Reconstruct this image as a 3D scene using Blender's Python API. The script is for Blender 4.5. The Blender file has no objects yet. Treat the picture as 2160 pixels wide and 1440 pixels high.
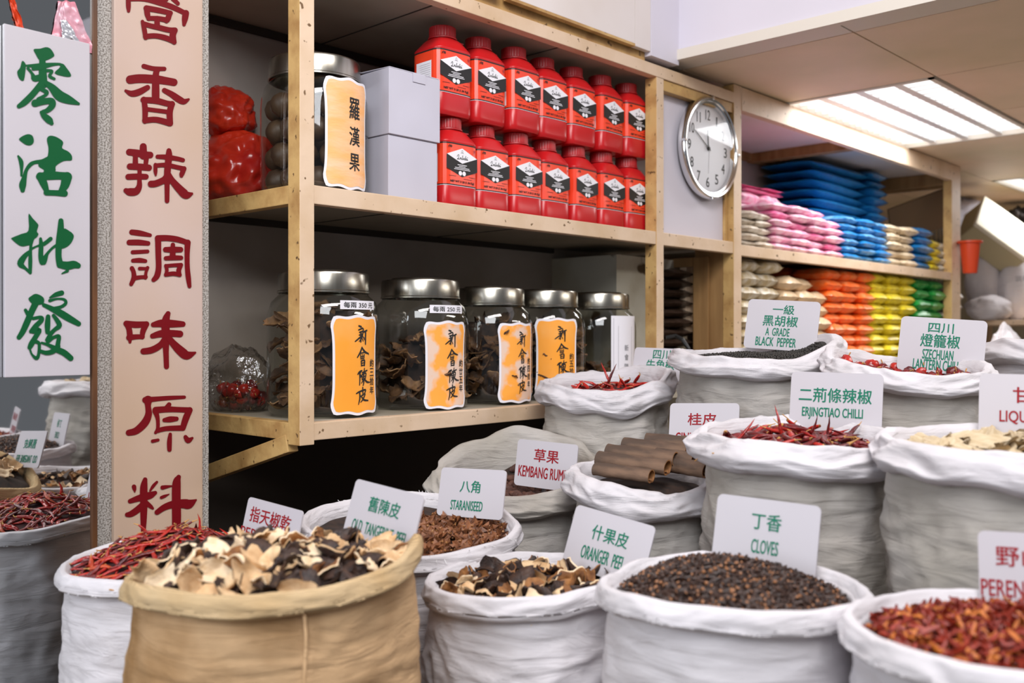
import bpy, bmesh, math, random
from mathutils import Vector, Matrix, noise, Euler
R_ = random.Random(7)
SC = bpy.context.scene
COL = SC.collection
PI = math.pi
# ------------------------------------------------------------------ camera, world, lights, exposure
FPX = 2030.0; HZ = 705.0; EYE = 1.5; TH = math.radians(43.2)
RV = Vector((math.sin(TH), -math.cos(TH), 0)); FV = Vector((math.cos(TH), math.sin(TH), 0)); ZV = Vector((0, 0, 1))
CAM = Vector((0, 0, EYE))
cd = bpy.data.cameras.new('camera'); cam = bpy.data.objects.new('camera', cd); COL.objects.link(cam)
cam.location = CAM; cam.rotation_euler = (PI / 2, 0, TH - PI / 2)
cd.sensor_width = 36; cd.lens = 36 * FPX / 2160; cd.shift_y = -(720 - HZ) / 2160; cd.clip_start = 0.05; cd.clip_end = 60
cd.dof.use_dof = True; cd.dof.focus_distance = 2.25; cd.dof.aperture_fstop = 3.2
SC.camera = cam
wd = bpy.data.worlds.new('street_daylight'); SC.world = wd; wd.use_nodes = True
bg = wd.node_tree.nodes['Background']; bg.inputs[0].default_value = (0.86, 0.90, 1.0, 1); bg.inputs[1].default_value = 0.15
def area(name, loc, tgt, sx, sy, watts, col=(1, 1, 1)):
    l = bpy.data.lights.new(name, 'AREA'); l.shape = 'RECTANGLE'; l.size = sx; l.size_y = sy; l.energy = watts; l.color = col
    o = bpy.data.objects.new(name, l); COL.objects.link(o); o.location = loc
    o.rotation_euler = (Vector(tgt) - Vector(loc)).to_track_quat('-Z', 'Y').to_euler(); return o
area('street_daylight_lamp', (-0.9, -1.1, 3.7), (1.35, 1.05, 1.1), 2.2, 1.8, 112, (0.95, 0.97, 1.0))
area('shop_front_tubes_lamp', (1.0, 0.35, 3.3), (1.1, 0.95, 1.0), 1.6, 0.5, 38, (1.0, 0.96, 0.95))
area('street_side_daylight_lamp', (-1.8, 1.5, 2.1), (0.8, 1.55, 1.1), 1.5, 1.5, 52, (0.86, 0.92, 1.0))
area('shop_aisle_lamp', (3.6, -0.3, 2.38), (3.6, -0.3, 0), 1.6, 0.5, 36, (1.0, 0.97, 0.93))
SC.view_settings.view_transform = 'Standard'; SC.view_settings.look = 'None'
SC.view_settings.gamma = 1; SC.view_settings.exposure = 0.08; SC.view_settings.use_curve_mapping = False
try:
    SC.cycles.use_denoising = True; SC.cycles.transparent_max_bounces = 14; SC.cycles.max_bounces = 7
    SC.cycles.caustics_reflective = False; SC.cycles.caustics_refractive = False; SC.cycles.sample_clamp_indirect = 6
except Exception:
    pass

def rf(v): return v.dot(RV), v.dot(FV)
def W(r, f, z=0.0): return RV * r + FV * f + ZV * z           # right / forward -> world
def ray(px, py): return RV * ((px - 1080) / FPX) + FV + ZV * ((HZ - py) / FPX)
def P(px, py, t): return CAM + ray(px, py) * t
def onplane(px, py, p0, n):
    d = ray(px, py); return CAM + d * ((p0 - CAM).dot(n) / d.dot(n))
def onY(px, py, y): return onplane(px, py, Vector((0, y, 0)), Vector((0, 1, 0)))
def Xat(px, y): return onY(px, HZ, y).x
# ------------------------------------------------------------------ materials
def mat(name, col, rough=.6, metal=0., col2=None, nscale=8., ndet=4., contrast=(.35, .65), bump=0., bscale=60., spec=None, emit=None, stretch=None, specks=None, sheen=0, coat=0):
    m = bpy.data.materials.new(name); m.use_nodes = True; nt = m.node_tree; N = nt.nodes; L = nt.links
    b = N['Principled BSDF']; b.inputs['Base Color'].default_value = (*col, 1); b.inputs['Roughness'].default_value = rough; b.inputs['Metallic'].default_value = metal
    if spec is not None: b.inputs['Specular IOR Level'].default_value = spec
    if coat: b.inputs['Coat Weight'].default_value = coat
    if sheen: b.inputs['Sheen Weight'].default_value = sheen
    if emit: b.inputs['Emission Color'].default_value = (*emit[0], 1); b.inputs['Emission Strength'].default_value = emit[1]
    tc = N.new('ShaderNodeTexCoord'); src = tc.outputs['Object']
    if stretch:
        mp = N.new('ShaderNodeMapping'); mp.inputs['Scale'].default_value = stretch; L.new(src, mp.inputs[0]); src = mp.outputs[0]
    cout = None
    if col2:
        n = N.new('ShaderNodeTexNoise'); n.inputs['Scale'].default_value = nscale; n.inputs['Detail'].default_value = ndet; L.new(src, n.inputs['Vector'])
        mr = N.new('ShaderNodeMapRange'); mr.inputs[1].default_value = contrast[0]; mr.inputs[2].default_value = contrast[1]; L.new(n.outputs['Fac'], mr.inputs[0])
        mx = N.new('ShaderNodeMix'); mx.data_type = 'RGBA'; mx.inputs[6].default_value = (*col, 1); mx.inputs[7].default_value = (*col2, 1)
        L.new(mr.outputs[0], mx.inputs[0]); cout = mx.outputs[2]; L.new(cout, b.inputs['Base Color'])
    if specks:   # (colour, scale, threshold, density noise)
        n = N.new('ShaderNodeTexNoise'); n.inputs['Scale'].default_value = specks[1]; n.inputs['Detail'].default_value = 2; L.new(tc.outputs['Object'], n.inputs['Vector'])
        mr = N.new('ShaderNodeMapRange'); mr.inputs[1].default_value = specks[2]; mr.inputs[2].default_value = specks[2] + .05; L.new(n.outputs['Fac'], mr.inputs[0])
        mx = N.new('ShaderNodeMix'); mx.data_type = 'RGBA'; mx.inputs[6].default_value = (*col, 1); mx.inputs[7].default_value = (*specks[0], 1)
        if cout: L.new(cout, mx.inputs[6])
        L.new(mr.outputs[0], mx.inputs[0]); L.new(mx.outputs[2], b.inputs['Base Color'])
    if bump:
        n = N.new('ShaderNodeTexNoise'); n.inputs['Scale'].default_value = bscale; n.inputs['Detail'].default_value = 3; L.new(src, n.inputs['Vector'])
        bp = N.new('ShaderNodeBump'); bp.inputs['Strength'].default_value = bump; bp.inputs['Distance'].default_value = .004; L.new(n.outputs['Fac'], bp.inputs['Height']); L.new(bp.outputs[0], b.inputs['Normal'])
    return m
def weave(name, col, col2, scale, depth, blot=5., contrast=(.35, .7), stain=None):
    """woven cloth: colour blotches, threads laid round the sack (angle, height) and fine crumples"""
    m = mat(name, col, .95, 0, col2, blot, 5, contrast, spec=.1); nt = m.node_tree; N = nt.nodes; L = nt.links; b = N['Principled BSDF']
    tc = N.new('ShaderNodeTexCoord'); sp = N.new('ShaderNodeSeparateXYZ'); L.new(tc.outputs['Object'], sp.inputs[0])
    at = N.new('ShaderNodeMath'); at.operation = 'ARCTAN2'; L.new(sp.outputs['Y'], at.inputs[0]); L.new(sp.outputs['X'], at.inputs[1])
    mu = N.new('ShaderNodeMath'); mu.operation = 'MULTIPLY'; mu.inputs[1].default_value = .2; L.new(at.outputs[0], mu.inputs[0])
    cb = N.new('ShaderNodeCombineXYZ'); L.new(mu.outputs[0], cb.inputs[0]); L.new(sp.outputs['Z'], cb.inputs[1])
    outs = []
    for ax in ('X', 'Y'):
        w = N.new('ShaderNodeTexWave'); w.bands_direction = ax; w.inputs['Scale'].default_value = scale; w.inputs['Distortion'].default_value = 2.2; w.inputs['Detail'].default_value = 2; w.inputs['Detail Scale'].default_value = .6
        L.new(cb.outputs[0], w.inputs['Vector']); outs.append(w.outputs['Fac'])
    ad = N.new('ShaderNodeMath'); ad.operation = 'ADD'; L.new(outs[0], ad.inputs[0]); L.new(outs[1], ad.inputs[1])
    bp = N.new('ShaderNodeBump'); bp.inputs['Strength'].default_value = .5; bp.inputs['Distance'].default_value = depth; L.new(ad.outputs[0], bp.inputs['Height'])
    mp = N.new('ShaderNodeMapping'); mp.inputs['Scale'].default_value = (7, 7, 34); L.new(tc.outputs['Object'], mp.inputs[0])
    n2 = N.new('ShaderNodeTexNoise'); n2.inputs['Scale'].default_value = 1; n2.inputs['Detail'].default_value = 6; n2.inputs['Distortion'].default_value = .8; L.new(mp.outputs[0], n2.inputs['Vector'])
    b2 = N.new('ShaderNodeBump'); b2.inputs['Strength'].default_value = .8; b2.inputs['Distance'].default_value = .011; L.new(n2.outputs['Fac'], b2.inputs['Height']); L.new(bp.outputs[0], b2.inputs['Normal']); L.new(b2.outputs[0], b.inputs['Normal'])
    if stain:
        base = b.inputs['Base Color'].links[0].from_socket
        mr = N.new('ShaderNodeMapRange'); mr.inputs[1].default_value = .3; mr.inputs[2].default_value = 1.7; mr.inputs[3].default_value = .60; mr.inputs[4].default_value = 1.16; L.new(ad.outputs[0], mr.inputs[0])
        mx = N.new('ShaderNodeMix'); mx.data_type = 'RGBA'; mx.blend_type = 'MULTIPLY'; mx.inputs[0].default_value = 1; L.new(base, mx.inputs[6]); L.new(mr.outputs[0], mx.inputs[7]); L.new(mx.outputs[2], b.inputs['Base Color'])
    return m
def clear(name, tint, gloss=.9, rough=.03, bump=0., bscale=30., base=.04, power=.9):
    m = bpy.data.materials.new(name); m.use_nodes = True; nt = m.node_tree; N = nt.nodes; L = nt.links; N.remove(N['Principled BSDF'])
    t = N.new('ShaderNodeBsdfTransparent'); t.inputs[0].default_value = (*tint, 1)
    g = N.new('ShaderNodeBsdfGlossy'); g.inputs[0].default_value = (gloss, gloss, gloss, 1); g.inputs['Roughness'].default_value = rough
    fr = N.new('ShaderNodeFresnel'); fr.inputs[0].default_value = 1.5
    ge = N.new('ShaderNodeNewGeometry'); io = N.new('ShaderNodeMapRange'); io.inputs[3].default_value = 1.5; io.inputs[4].default_value = 1 / 1.5; L.new(ge.outputs['Backfacing'], io.inputs[0]); L.new(io.outputs[0], fr.inputs[0])
    ma = N.new('ShaderNodeMath'); ma.operation = 'MULTIPLY_ADD'; ma.inputs[1].default_value = power; ma.inputs[2].default_value = base; ma.use_clamp = True; L.new(fr.outputs[0], ma.inputs[0])
    mx = N.new('ShaderNodeMixShader'); L.new(ma.outputs[0], mx.inputs[0]); L.new(t.outputs[0], mx.inputs[1]); L.new(g.outputs[0], mx.inputs[2]); L.new(mx.outputs[0], N['Material Output'].inputs[0])
    if bump:
        n = N.new('ShaderNodeTexNoise'); n.inputs['Scale'].default_value = bscale; n.inputs['Detail'].default_value = 4; tc = N.new('ShaderNodeTexCoord'); L.new(tc.outputs['Object'], n.inputs['Vector'])
        bp = N.new('ShaderNodeBump'); bp.inputs['Strength'].default_value = bump; bp.inputs['Distance'].default_value = .02; L.new(n.outputs['Fac'], bp.inputs['Height']); L.new(bp.outputs[0], g.inputs['Normal']); L.new(bp.outputs[0], fr.inputs['Normal'])
    return m
M = {}
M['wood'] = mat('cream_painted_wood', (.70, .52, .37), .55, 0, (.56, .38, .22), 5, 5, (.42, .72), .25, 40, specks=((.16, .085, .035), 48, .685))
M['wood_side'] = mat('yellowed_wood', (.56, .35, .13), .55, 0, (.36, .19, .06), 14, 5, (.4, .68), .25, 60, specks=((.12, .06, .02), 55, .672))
M['raw_wood'] = mat('raw_brown_wood', (.34, .19, .07), .7, 0, (.22, .11, .035), 20, 5, stretch=(1, 1, .15), bump=.2)
M['under'] = mat('grey_board', (.40, .35, .28), .6, 0, (.30, .25, .18), 3, 4)
M['seam'] = mat('dark_seam', (.03, .022, .015), .8)
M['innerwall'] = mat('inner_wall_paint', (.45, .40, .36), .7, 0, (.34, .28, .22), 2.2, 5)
M['lamwhite'] = mat('white_laminate', (.66, .62, .69), .4, 0, (.61, .57, .625), 1.5, 2)
M['cream_panel'] = mat('cream_laminate', (.72, .65, .62), .45, 0, (.66, .58, .53), 3, 3, bump=.05)
M['gap'] = mat('shadow_gap', (.015, .011, .008), .9)
M['ceil'] = mat('ceiling_tile', (.78, .60, .44), .55, 0, (.64, .52, .34), 2, 4)
M['ceil_edge'] = mat('ceiling_trim', (.68, .62, .54), .5)
M['peelwall'] = mat('peeling_paint', (.56, .53, .44), .8, 0, (.44, .39, .29), 4, 6, (.45, .62), .5, 18, specks=((.10, .065, .03), 9, .64))
M['terrazzo'] = mat('terrazzo', (.50, .47, .44), .6, 0, (.20, .175, .15), 300, 1, (.44, .60), .1, 160)
M['framebrown'] = mat('brown_frame', (.14, .055, .018), .45, 0, (.07, .026, .01), 12, 3, stretch=(4, 4, .4))
M['mirror'] = mat('mirror_silver', (.74, .75, .74), .02, 1.0)
M['acryl_red'] = mat('warm_acrylic', (.58, .44, .385), .3, 0, (.53, .37, .26), 1.6, 3, (.42, .7), spec=.3)
M['acryl_white'] = mat('white_acrylic', (.54, .505, .55), .3, 0, (.49, .455, .48), 1.4, 2, spec=.3)
M['sign'] = mat('sign_acrylic', (.50, .465, .495), .42, 0, (.475, .44, .46), 3, 2, spec=.25)
M['red_paint'] = mat('red_lettering', (.165, .002, .006), .5, spec=.2)
M['green_paint'] = mat('green_lettering', (.002, .085, .024), .5, spec=.2)
M['green_text'] = mat('green_text', (.004, .155, .088), .5, spec=.2)
M['red_text'] = mat('red_text', (.27, .006, .012), .5, spec=.2)
M['black'] = mat('black_ink', (.012, .011, .011), .5)
M['white_ink'] = mat('white_ink', (.82, .80, .84), .45)
M['grey_ink'] = mat('grey_ink', (.32, .31, .33), .5)
M['orange_label'] = mat('orange_paper', (.95, .36, .03), .55, 0, (.92, .42, .10), 9, 4, (.5, .8), .15, 30)
M['faded_label'] = mat('faded_orange_paper', (.95, .38, .05), .55, 0, (.78, .56, .44), 16, 3, (.45, .56), .15, 30)
M['pale_label'] = mat('pale_orange_paper', (.93, .45, .16), .55, 0, (.88, .56, .36), 10, 4, (.4, .75), .3, 34, stretch=(1, 1, 3))
M['white_paper'] = mat('white_paper', (.80, .77, .82), .6)
M['steel'] = mat('brushed_lid_steel', (.44, .42, .37), .26, 1.0, (.34, .31, .26), 60, 2, stretch=(1, 1, .02))
M['chrome'] = mat('clock_chrome', (.72, .72, .73), .16, 1.0)
M['glass'] = clear('jar_glass', (.86, .87, .84), base=.035, power=.9)
M['pane'] = clear('clock_glass', (.96, .97, .97), base=.015, power=.55, rough=.05)
M['polybag'] = clear('clear_polythene', (.86, .85, .83), rough=.12, bump=.9, bscale=26, base=.06, power=1.3)
M['stake'] = clear('clear_acrylic_stake', (.85, .87, .87), base=.06)
M['jugred'] = mat('jug_red_plastic', (.56, .012, .014), .3, 0, (.46, .008, .012), 6, 2, spec=.5)
M['capred'] = mat('cap_red_plastic', (.40, .012, .016), .38)
M['label_red'] = mat('jug_label_red', (.82, .055, .018), .28, spec=.5)
M['card'] = mat('white_cardboard', (.55, .53, .61), .6, 0, (.51, .49, .56), 5, 2)
M['card_in'] = mat('grey_cardboard', (.46, .42, .38), .75)
M['redbag'] = mat('red_plastic_film', (.58, .035, .012), .24, 0, (.34, .010, .008), 9, 4, bump=.45, bscale=16, spec=.6)
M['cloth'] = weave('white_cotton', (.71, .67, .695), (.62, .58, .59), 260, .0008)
M['cloth_warm'] = weave('unbleached_cotton', (.51, .47, .44), (.40, .36, .31), 260, .0008)  # beige cotton darkened: shade on the back-tier sack bodies is in the colour
M['cloth_grey'] = weave('greyed_cotton', (.46, .425, .40), (.34, .31, .275), 260, .0008)  # darker still, sack-side shade put into the colour; also the grey sack's own tone
M['burlap'] = weave('burlap', (.62, .40, .22), (.34, .18, .07), 170, .0016, 5, (.44, .66), stain=True)
M['burlap_rim'] = weave('burlap_rim', (.66, .48, .28), (.54, .36, .18), 170, .0016, 9, stain=True)
M['thread'] = mat('cotton_thread', (.72, .70, .70), .9)
M['peel_in'] = mat('peel_pith', (.72, .50, .29), .8, 0, (.50, .28, .12), 45, 4, (.45, .72), .5, 120)
M['peel_in2'] = mat('peel_pith_pale', (.80, .62, .42), .8, 0, (.60, .40, .2), 45, 4, (.5, .75), .5, 120)
M['peel_out'] = mat('peel_skin', (.060, .026, .014), .6, 0, (.022, .012, .010), 60, 3, bump=.6, bscale=220)
M['peel_mid'] = mat('peel_amber', (.34, .14, .035), .7, 0, (.16, .06, .02), 50, 3, bump=.5, bscale=160)
M['heapdark'] = mat('dark_heap', (.035, .016, .009), .9, 0, (.012, .006, .004), 60, 3)
M['heapred'] = mat('dark_red_heap', (.055, .006, .006), .8, 0, (.015, .004, .004), 60, 3)
M['chili'] = mat('dried_chilli_red', (.46, .018, .010), .26, 0, (.22, .008, .008), 30, 3, (.4, .65), .5, 110, spec=.6)
M['chili_dark'] = mat('dried_chilli_dark', (.19, .010, .010), .32, 0, (.075, .006, .007), 40, 3, (.4, .6), .6, 110, spec=.55)
M['chili_or'] = mat('dried_chilli_orange', (.50, .07, .015), .38, 0, (.26, .02, .01), 45, 3, (.4, .65), .4, 120)
M['stem'] = mat('chilli_stem', (.50, .25, .07), .7)
M['anise'] = mat('star_anise_brown', (.28, .10, .034), .55, 0, (.10, .032, .012), 60, 3, (.35, .65), .4, 140)
M['seed'] = mat('anise_seed', (.34, .15, .05), .35)
M['cinn'] = mat('cinnamon_bark', (.17, .098, .06), .8, 0, (.07, .042, .028), 26, 6, (.40, .62), .7, 70, stretch=(.35, 1, 1))
M['cinn_in'] = mat('cinnamon_inside', (.34, .15, .045), .7, 0, (.2, .08, .028), 30, 3)
M['liq'] = mat('liquorice_slice', (.60, .48, .32), .8, 0, (.42, .30, .16), 26, 4, (.4, .7), .4, 80, stretch=(1, 4, 1))
M['carda'] = mat('cardamom_husk', (.13, .05, .03), .7, 0, (.06, .022, .015), 50, 3, bump=.6, bscale=120)
M['clove'] = mat('clove_brown', (.050, .020, .011), .55, 0, (.022, .010, .007), 90, 2)
M['clovehead'] = mat('clove_head', (.30, .125, .05), .55)
M['pepper'] = mat('black_peppercorn', (.035, .028, .022), .6, 0, (.012, .010, .009), 200, 2)
M['bit_a'] = mat('chilli_bits_red', (.30, .028, .010), .5, 0, (.16, .012, .006), 70, 2)
M['bit_b'] = mat('chilli_bits_orange', (.55, .17, .025), .5, 0, (.36, .075, .012), 70, 2)
M['fruit'] = mat('monk_fruit_shell', (.09, .05, .026), .5, 0, (.05, .025, .014), 20, 3)
M['jarpeel'] = mat('aged_peel', (.16, .075, .03), .7, 0, (.055, .026, .014), 40, 3, bump=.5, bscale=120)
M['jarpeel_l'] = mat('aged_peel_light', (.36, .20, .09), .7, 0, (.18, .085, .035), 40, 3, bump=.5, bscale=120)
M['louver'] = mat('louvre_white', (.85, .85, .85), .35)
M['tube'] = mat('lit_diffuser', (.9, .9, .9), .4, emit=((.97, .98, 1.0), 2.6))
M['basket'] = mat('orange_basket', (.62, .055, .012), .4)
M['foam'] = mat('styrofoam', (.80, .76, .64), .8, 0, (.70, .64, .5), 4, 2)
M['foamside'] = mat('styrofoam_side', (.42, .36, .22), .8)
M['brownbox'] = mat('brown_carton', (.16, .095, .05), .8)
M['farwall'] = mat('far_wall', (.46, .40, .29), .8, 0, (.36, .30, .2), 1, 3)
M['wire'] = mat('dark_wire', (.05, .04, .035), .4, .6)
M['floor'] = mat('floor_tile', (.55, .48, .42), .5)
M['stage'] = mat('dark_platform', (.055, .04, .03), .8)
M['pinkfilm'] = mat('pink_film', (.66, .22, .28), .25, 0, (.52, .38, .44), 14, 4, bump=.8, bscale=30, spec=.6)
M['silverfilm'] = mat('silver_film', (.62, .62, .66), .2, .6, bump=.8, bscale=30)
def bagmat(n, a, b): return mat(n, a, .3, 0, b, 26, 3, (.42, .62), .5, 50, spec=.55)
BM = {'pink': bagmat('pink_packet', (.80, .55, .62), (.70, .22, .38)), 'hotpink': bagmat('deep_pink_packet', (.66, .10, .26), (.74, .32, .46)), 'white': bagmat('white_packet', (.72, .66, .58), (.44, .35, .25)),
      'blue': bagmat('blue_packet', (.010, .15, .40), (.012, .20, .46)), 'bluew': bagmat('blue_white_packet', (.010, .17, .44), (.16, .36, .56)), 'cream': bagmat('cream_packet', (.70, .58, .42), (.58, .44, .27)),
      'yellow': bagmat('yellow_packet', (.80, .64, .03), (.64, .50, .04)), 'brown': bagmat('brown_white_packet', (.44, .33, .17), (.66, .60, .50)), 'orange': bagmat('orange_packet', (.86, .13, .012), (.78, .22, .07)),
      'green': bagmat('green_packet', (.015, .30, .045), (.06, .40, .11)), 'beige': bagmat('beige_packet', (.50, .43, .36), (.40, .33, .27)), 'dark': bagmat('dark_brown_packet', (.045, .026, .017), (.07, .042, .03)), 'tan': bagmat('tan_packet', (.70, .50, .30), (.58, .42, .26))}
# ------------------------------------------------------------------ mesh helpers
class MB:
    def __init__(s): s.v = []; s.f = []; s.m = []
    def add(s, vs, fs, mi=0):
        k = len(s.v); s.v += [tuple(v) for v in vs]; s.f += [tuple(i + k for i in f) for f in fs]; s.m += [mi] * len(fs); return s
    def box(s, a, b, mi=0, mx=None):
        (x0, y0, z0), (x1, y1, z1) = a, b
        vs = [Vector(p) for p in ((x0, y0, z0), (x1, y0, z0), (x1, y1, z0), (x0, y1, z0), (x0, y0, z1), (x1, y0, z1), (x1, y1, z1), (x0, y1, z1))]
        if mx is not None: vs = [mx @ v for v in vs]
        return s.add(vs, ((0, 3, 2, 1), (4, 5, 6, 7), (0, 1, 5, 4), (1, 2, 6, 5), (2, 3, 7, 6), (3, 0, 4, 7)), mi)
    def lathe(s, prof, n=32, c=(0, 0, 0), mi=0, mx=None, shape=None):
        vs = []; fs = []
        for (r, z) in prof:
            for k in range(n):
                a = 2 * PI * k / n; x, y = (r * math.cos(a), r * math.sin(a)) if shape is None else shape(r, z, a)
                v = Vector((x, y, z)); v = mx @ v if mx is not None else v + Vector(c); vs.append(v)
        for i in range(len(prof) - 1):
            for k in range(n): fs.append((i * n + k, i * n + (k + 1) % n, (i + 1) * n + (k + 1) % n, (i + 1) * n + k))
        return s.add(vs, fs, mi)
    def tube(s, pts, rad, n=8, mi=0, cap=True):
        pts = [Vector(p) for p in pts]; vs = []; fs = []; up = Vector((.13, .31, .94))
        for i, p in enumerate(pts):
            d = (pts[min(i + 1, len(pts) - 1)] - pts[max(i - 1, 0)]).normalized(); a = d.cross(up)
            if a.length < .05: a = d.cross(Vector((1, 0, 0)))
            a.normalize(); b = d.cross(a); r = rad[i] if isinstance(rad, (list, tuple)) else rad
            for k in range(n): vs.append(p + (a * math.cos(2 * PI * k / n) + b * math.sin(2 * PI * k / n)) * r)
        for i in range(len(pts) - 1):
            for k in range(n): fs.append((i * n + k, i * n + (k + 1) % n, (i + 1) * n + (k + 1) % n, (i + 1) * n + k))
        if cap: fs += [tuple(range(n - 1, -1, -1)), tuple((len(pts) - 1) * n + k for k in range(n))]
        return s.add(vs, fs, mi)
    def grid(s, fn, nu, nv, mi=0, closed=False, flip=False):
        vs = [fn(i / (nu if closed else nu - 1), j / (nv - 1)) for j in range(nv) for i in range(nu)]; fs = []
        for j in range(nv - 1):
            for i in range(nu if closed else nu - 1):
                q = (j * nu + i, j * nu + (i + 1) % nu, (j + 1) * nu + (i + 1) % nu, (j + 1) * nu + i); fs.append(q[::-1] if flip else q)
        return s.add(vs, fs, mi)
    def mesh(s, name, mats, smooth=True, bevel=0., angle=35):
        me = bpy.data.meshes.new(name); me.from_pydata(s.v, [], s.f)
        for x in (mats if isinstance(mats, (list, tuple)) else [mats]): me.materials.append(x)
        me.polygons.foreach_set('material_index', s.m)
        if bevel:
            bm = bmesh.new(); bm.from_mesh(me); bmesh.ops.bevel(bm, geom=bm.edges[:], offset=bevel, segments=2, affect='EDGES', profile=.6); bm.to_mesh(me); bm.free()
        me.polygons.foreach_set('use_smooth', [smooth] * len(me.polygons))
        if smooth and angle < 180: me.set_sharp_from_angle(angle=math.radians(angle))
        me.update(); return me
WM = {}
def wmx(o): return WM.get(o.name, Matrix())
def link(name, me, parent=None, mx=None):
    """link a mesh; with mx its vertices are local to mx (world), without they are world coordinates"""
    o = bpy.data.objects.new(name, me); COL.objects.link(o); w = mx if mx is not None else Matrix()
    if parent is not None:
        o.parent = parent; o.matrix_basis = wmx(parent).inverted() @ w
    else: o.matrix_basis = w
    WM[o.name] = w.copy(); return o
def tag(o, label=None, cat=None, group=None, kind=None):
    if label: o['label'] = label
    if cat: o['category'] = cat
    if group: o['group'] = group
    if kind: o['kind'] = kind
    return o
def thing(name, label, cat, loc=(0, 0, 0), group=None, mx=None):
    o = bpy.data.objects.new(name, None); COL.objects.link(o); o.empty_display_size = .05
    w = mx if mx is not None else Matrix.Translation(Vector(loc)); o.matrix_basis = w; WM[o.name] = w.copy(); return tag(o, label, cat, group)
def struct(name, mb, m, **k): return tag(link(name, mb.mesh(name, m, **k)), kind='structure')
def centre(mb):
    """move a MB's vertices so that they sit round their own middle; returns the middle"""
    lo = [min(v[i] for v in mb.v) for i in range(3)]; hi = [max(v[i] for v in mb.v) for i in range(3)]
    c = Vector(((lo[0] + hi[0]) / 2, (lo[1] + hi[1]) / 2, lo[2])); mb.v = [tuple(Vector(v) - c) for v in mb.v]; return c
def solo(name, mb, m, label, cat, group=None, kind=None, **k):
    c = centre(mb); return tag(link(name, mb.mesh(name, m, **k), mx=Matrix.Translation(c)), label, cat, group, kind)
def copy_tree(o, parent=None):
    c = o.copy(); COL.objects.link(c)
    if parent is not None: c.parent = parent
    for ch in [x for x in ALLKIDS.get(o.name, [])]: copy_tree(ch, c)
    return c
ALLKIDS = {}
def kids(root):
    for o in SC.objects:
        if o.parent is not None: ALLKIDS.setdefault(o.parent.name, [])
    for o in SC.objects:
        if o.parent is not None and o not in ALLKIDS[o.parent.name]: ALLKIDS[o.parent.name].append(o)
def nz(x, y, z): return noise.noise(Vector((x, y, z)))
# lettering
def smooth_stroke(st, sub=5):
    out = []; n = len(st)
    for i in range(n - 1):
        p0, p1, p2, p3 = st[max(i - 1, 0)], st[i], st[i + 1], st[min(i + 2, n - 1)]
        for k in range(sub):
            t = k / sub; out.append(tuple(.5 * (2 * p1[j] + (p2[j] - p0[j]) * t + (2 * p0[j] - 5 * p1[j] + 4 * p2[j] - p3[j]) * t * t + (3 * p1[j] - p0[j] - 3 * p2[j] + p3[j]) * t ** 3) for j in range(3)))
    out.append(st[-1]); return out
def stroke2d(st):
    pts = smooth_stroke(st) if len(st) > 2 else list(st); L = []; Rr = []
    for i, (x, y, w) in enumerate(pts):
        a = pts[max(i - 1, 0)]; b = pts[min(i + 1, len(pts) - 1)]; dx, dy = b[0] - a[0], b[1] - a[1]; d = math.hypot(dx, dy) or 1; h = max(w, 2) / 2
        L.append((x - dy / d * h, y + dx / d * h)); Rr.append((x + dy / d * h, y - dx / d * h))
    def capp(p, q, w):
        a0 = math.atan2(p[1] - q[1], p[0] - q[0]); h = w / 2; return [(p[0] + math.cos(a0 + t) * h * .8, p[1] + math.sin(a0 + t) * h) for t in (1.2, .8, .4, 0, -.4, -.8, -1.2)]
    polys = [[L[i], L[i + 1], Rr[i + 1], Rr[i]] for i in range(len(pts) - 1)]
    for (i, j) in ((0, 1), (-1, -2)):
        p, q = pts[i], pts[j]; a0 = math.atan2(p[1] - q[1], p[0] - q[0]); h = max(p[2], 2) / 2
        polys.append([(p[0] + math.cos(a0 + t * PI / 12) * h, p[1] + math.sin(a0 + t * PI / 12) * h) for t in range(-6, 7)])
    return polys
def glyph_polys(items):
    """[(outline, layer)]: strokes laid over one another like coats of paint"""
    out = []
    for k, it in enumerate(items):
        if it[0] == 'P':
            f = it[1]; pts = [(f[i], f[i + 1], 0) for i in range(0, len(f), 2)]; n = len(pts); res = []
            for i in range(n):
                p0, p1, p2, p3 = pts[i - 1], pts[i], pts[(i + 1) % n], pts[(i + 2) % n]
                for k in range(3):
                    t = k / 3; res.append(tuple(.5 * (2 * p1[j] + (p2[j] - p0[j]) * t + (2 * p0[j] - 5 * p1[j] + 4 * p2[j] - p3[j]) * t * t + (3 * p1[j] - p0[j] - 3 * p2[j] + p3[j]) * t ** 3) for j in range(2)))
            from mathutils.geometry import tessellate_polygon
            for tri in tessellate_polygon([[Vector((x, y, 0)) for x, y in res]]): out.append(([res[i] for i in tri], k))
        else:
            ps = stroke2d([(it[i], it[i + 1], it[i + 2]) for i in range(0, len(it), 3)])
            out += [(p, k + .6 * i / len(ps)) for i, p in enumerate(ps)]
    return out
TXT = {}
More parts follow.
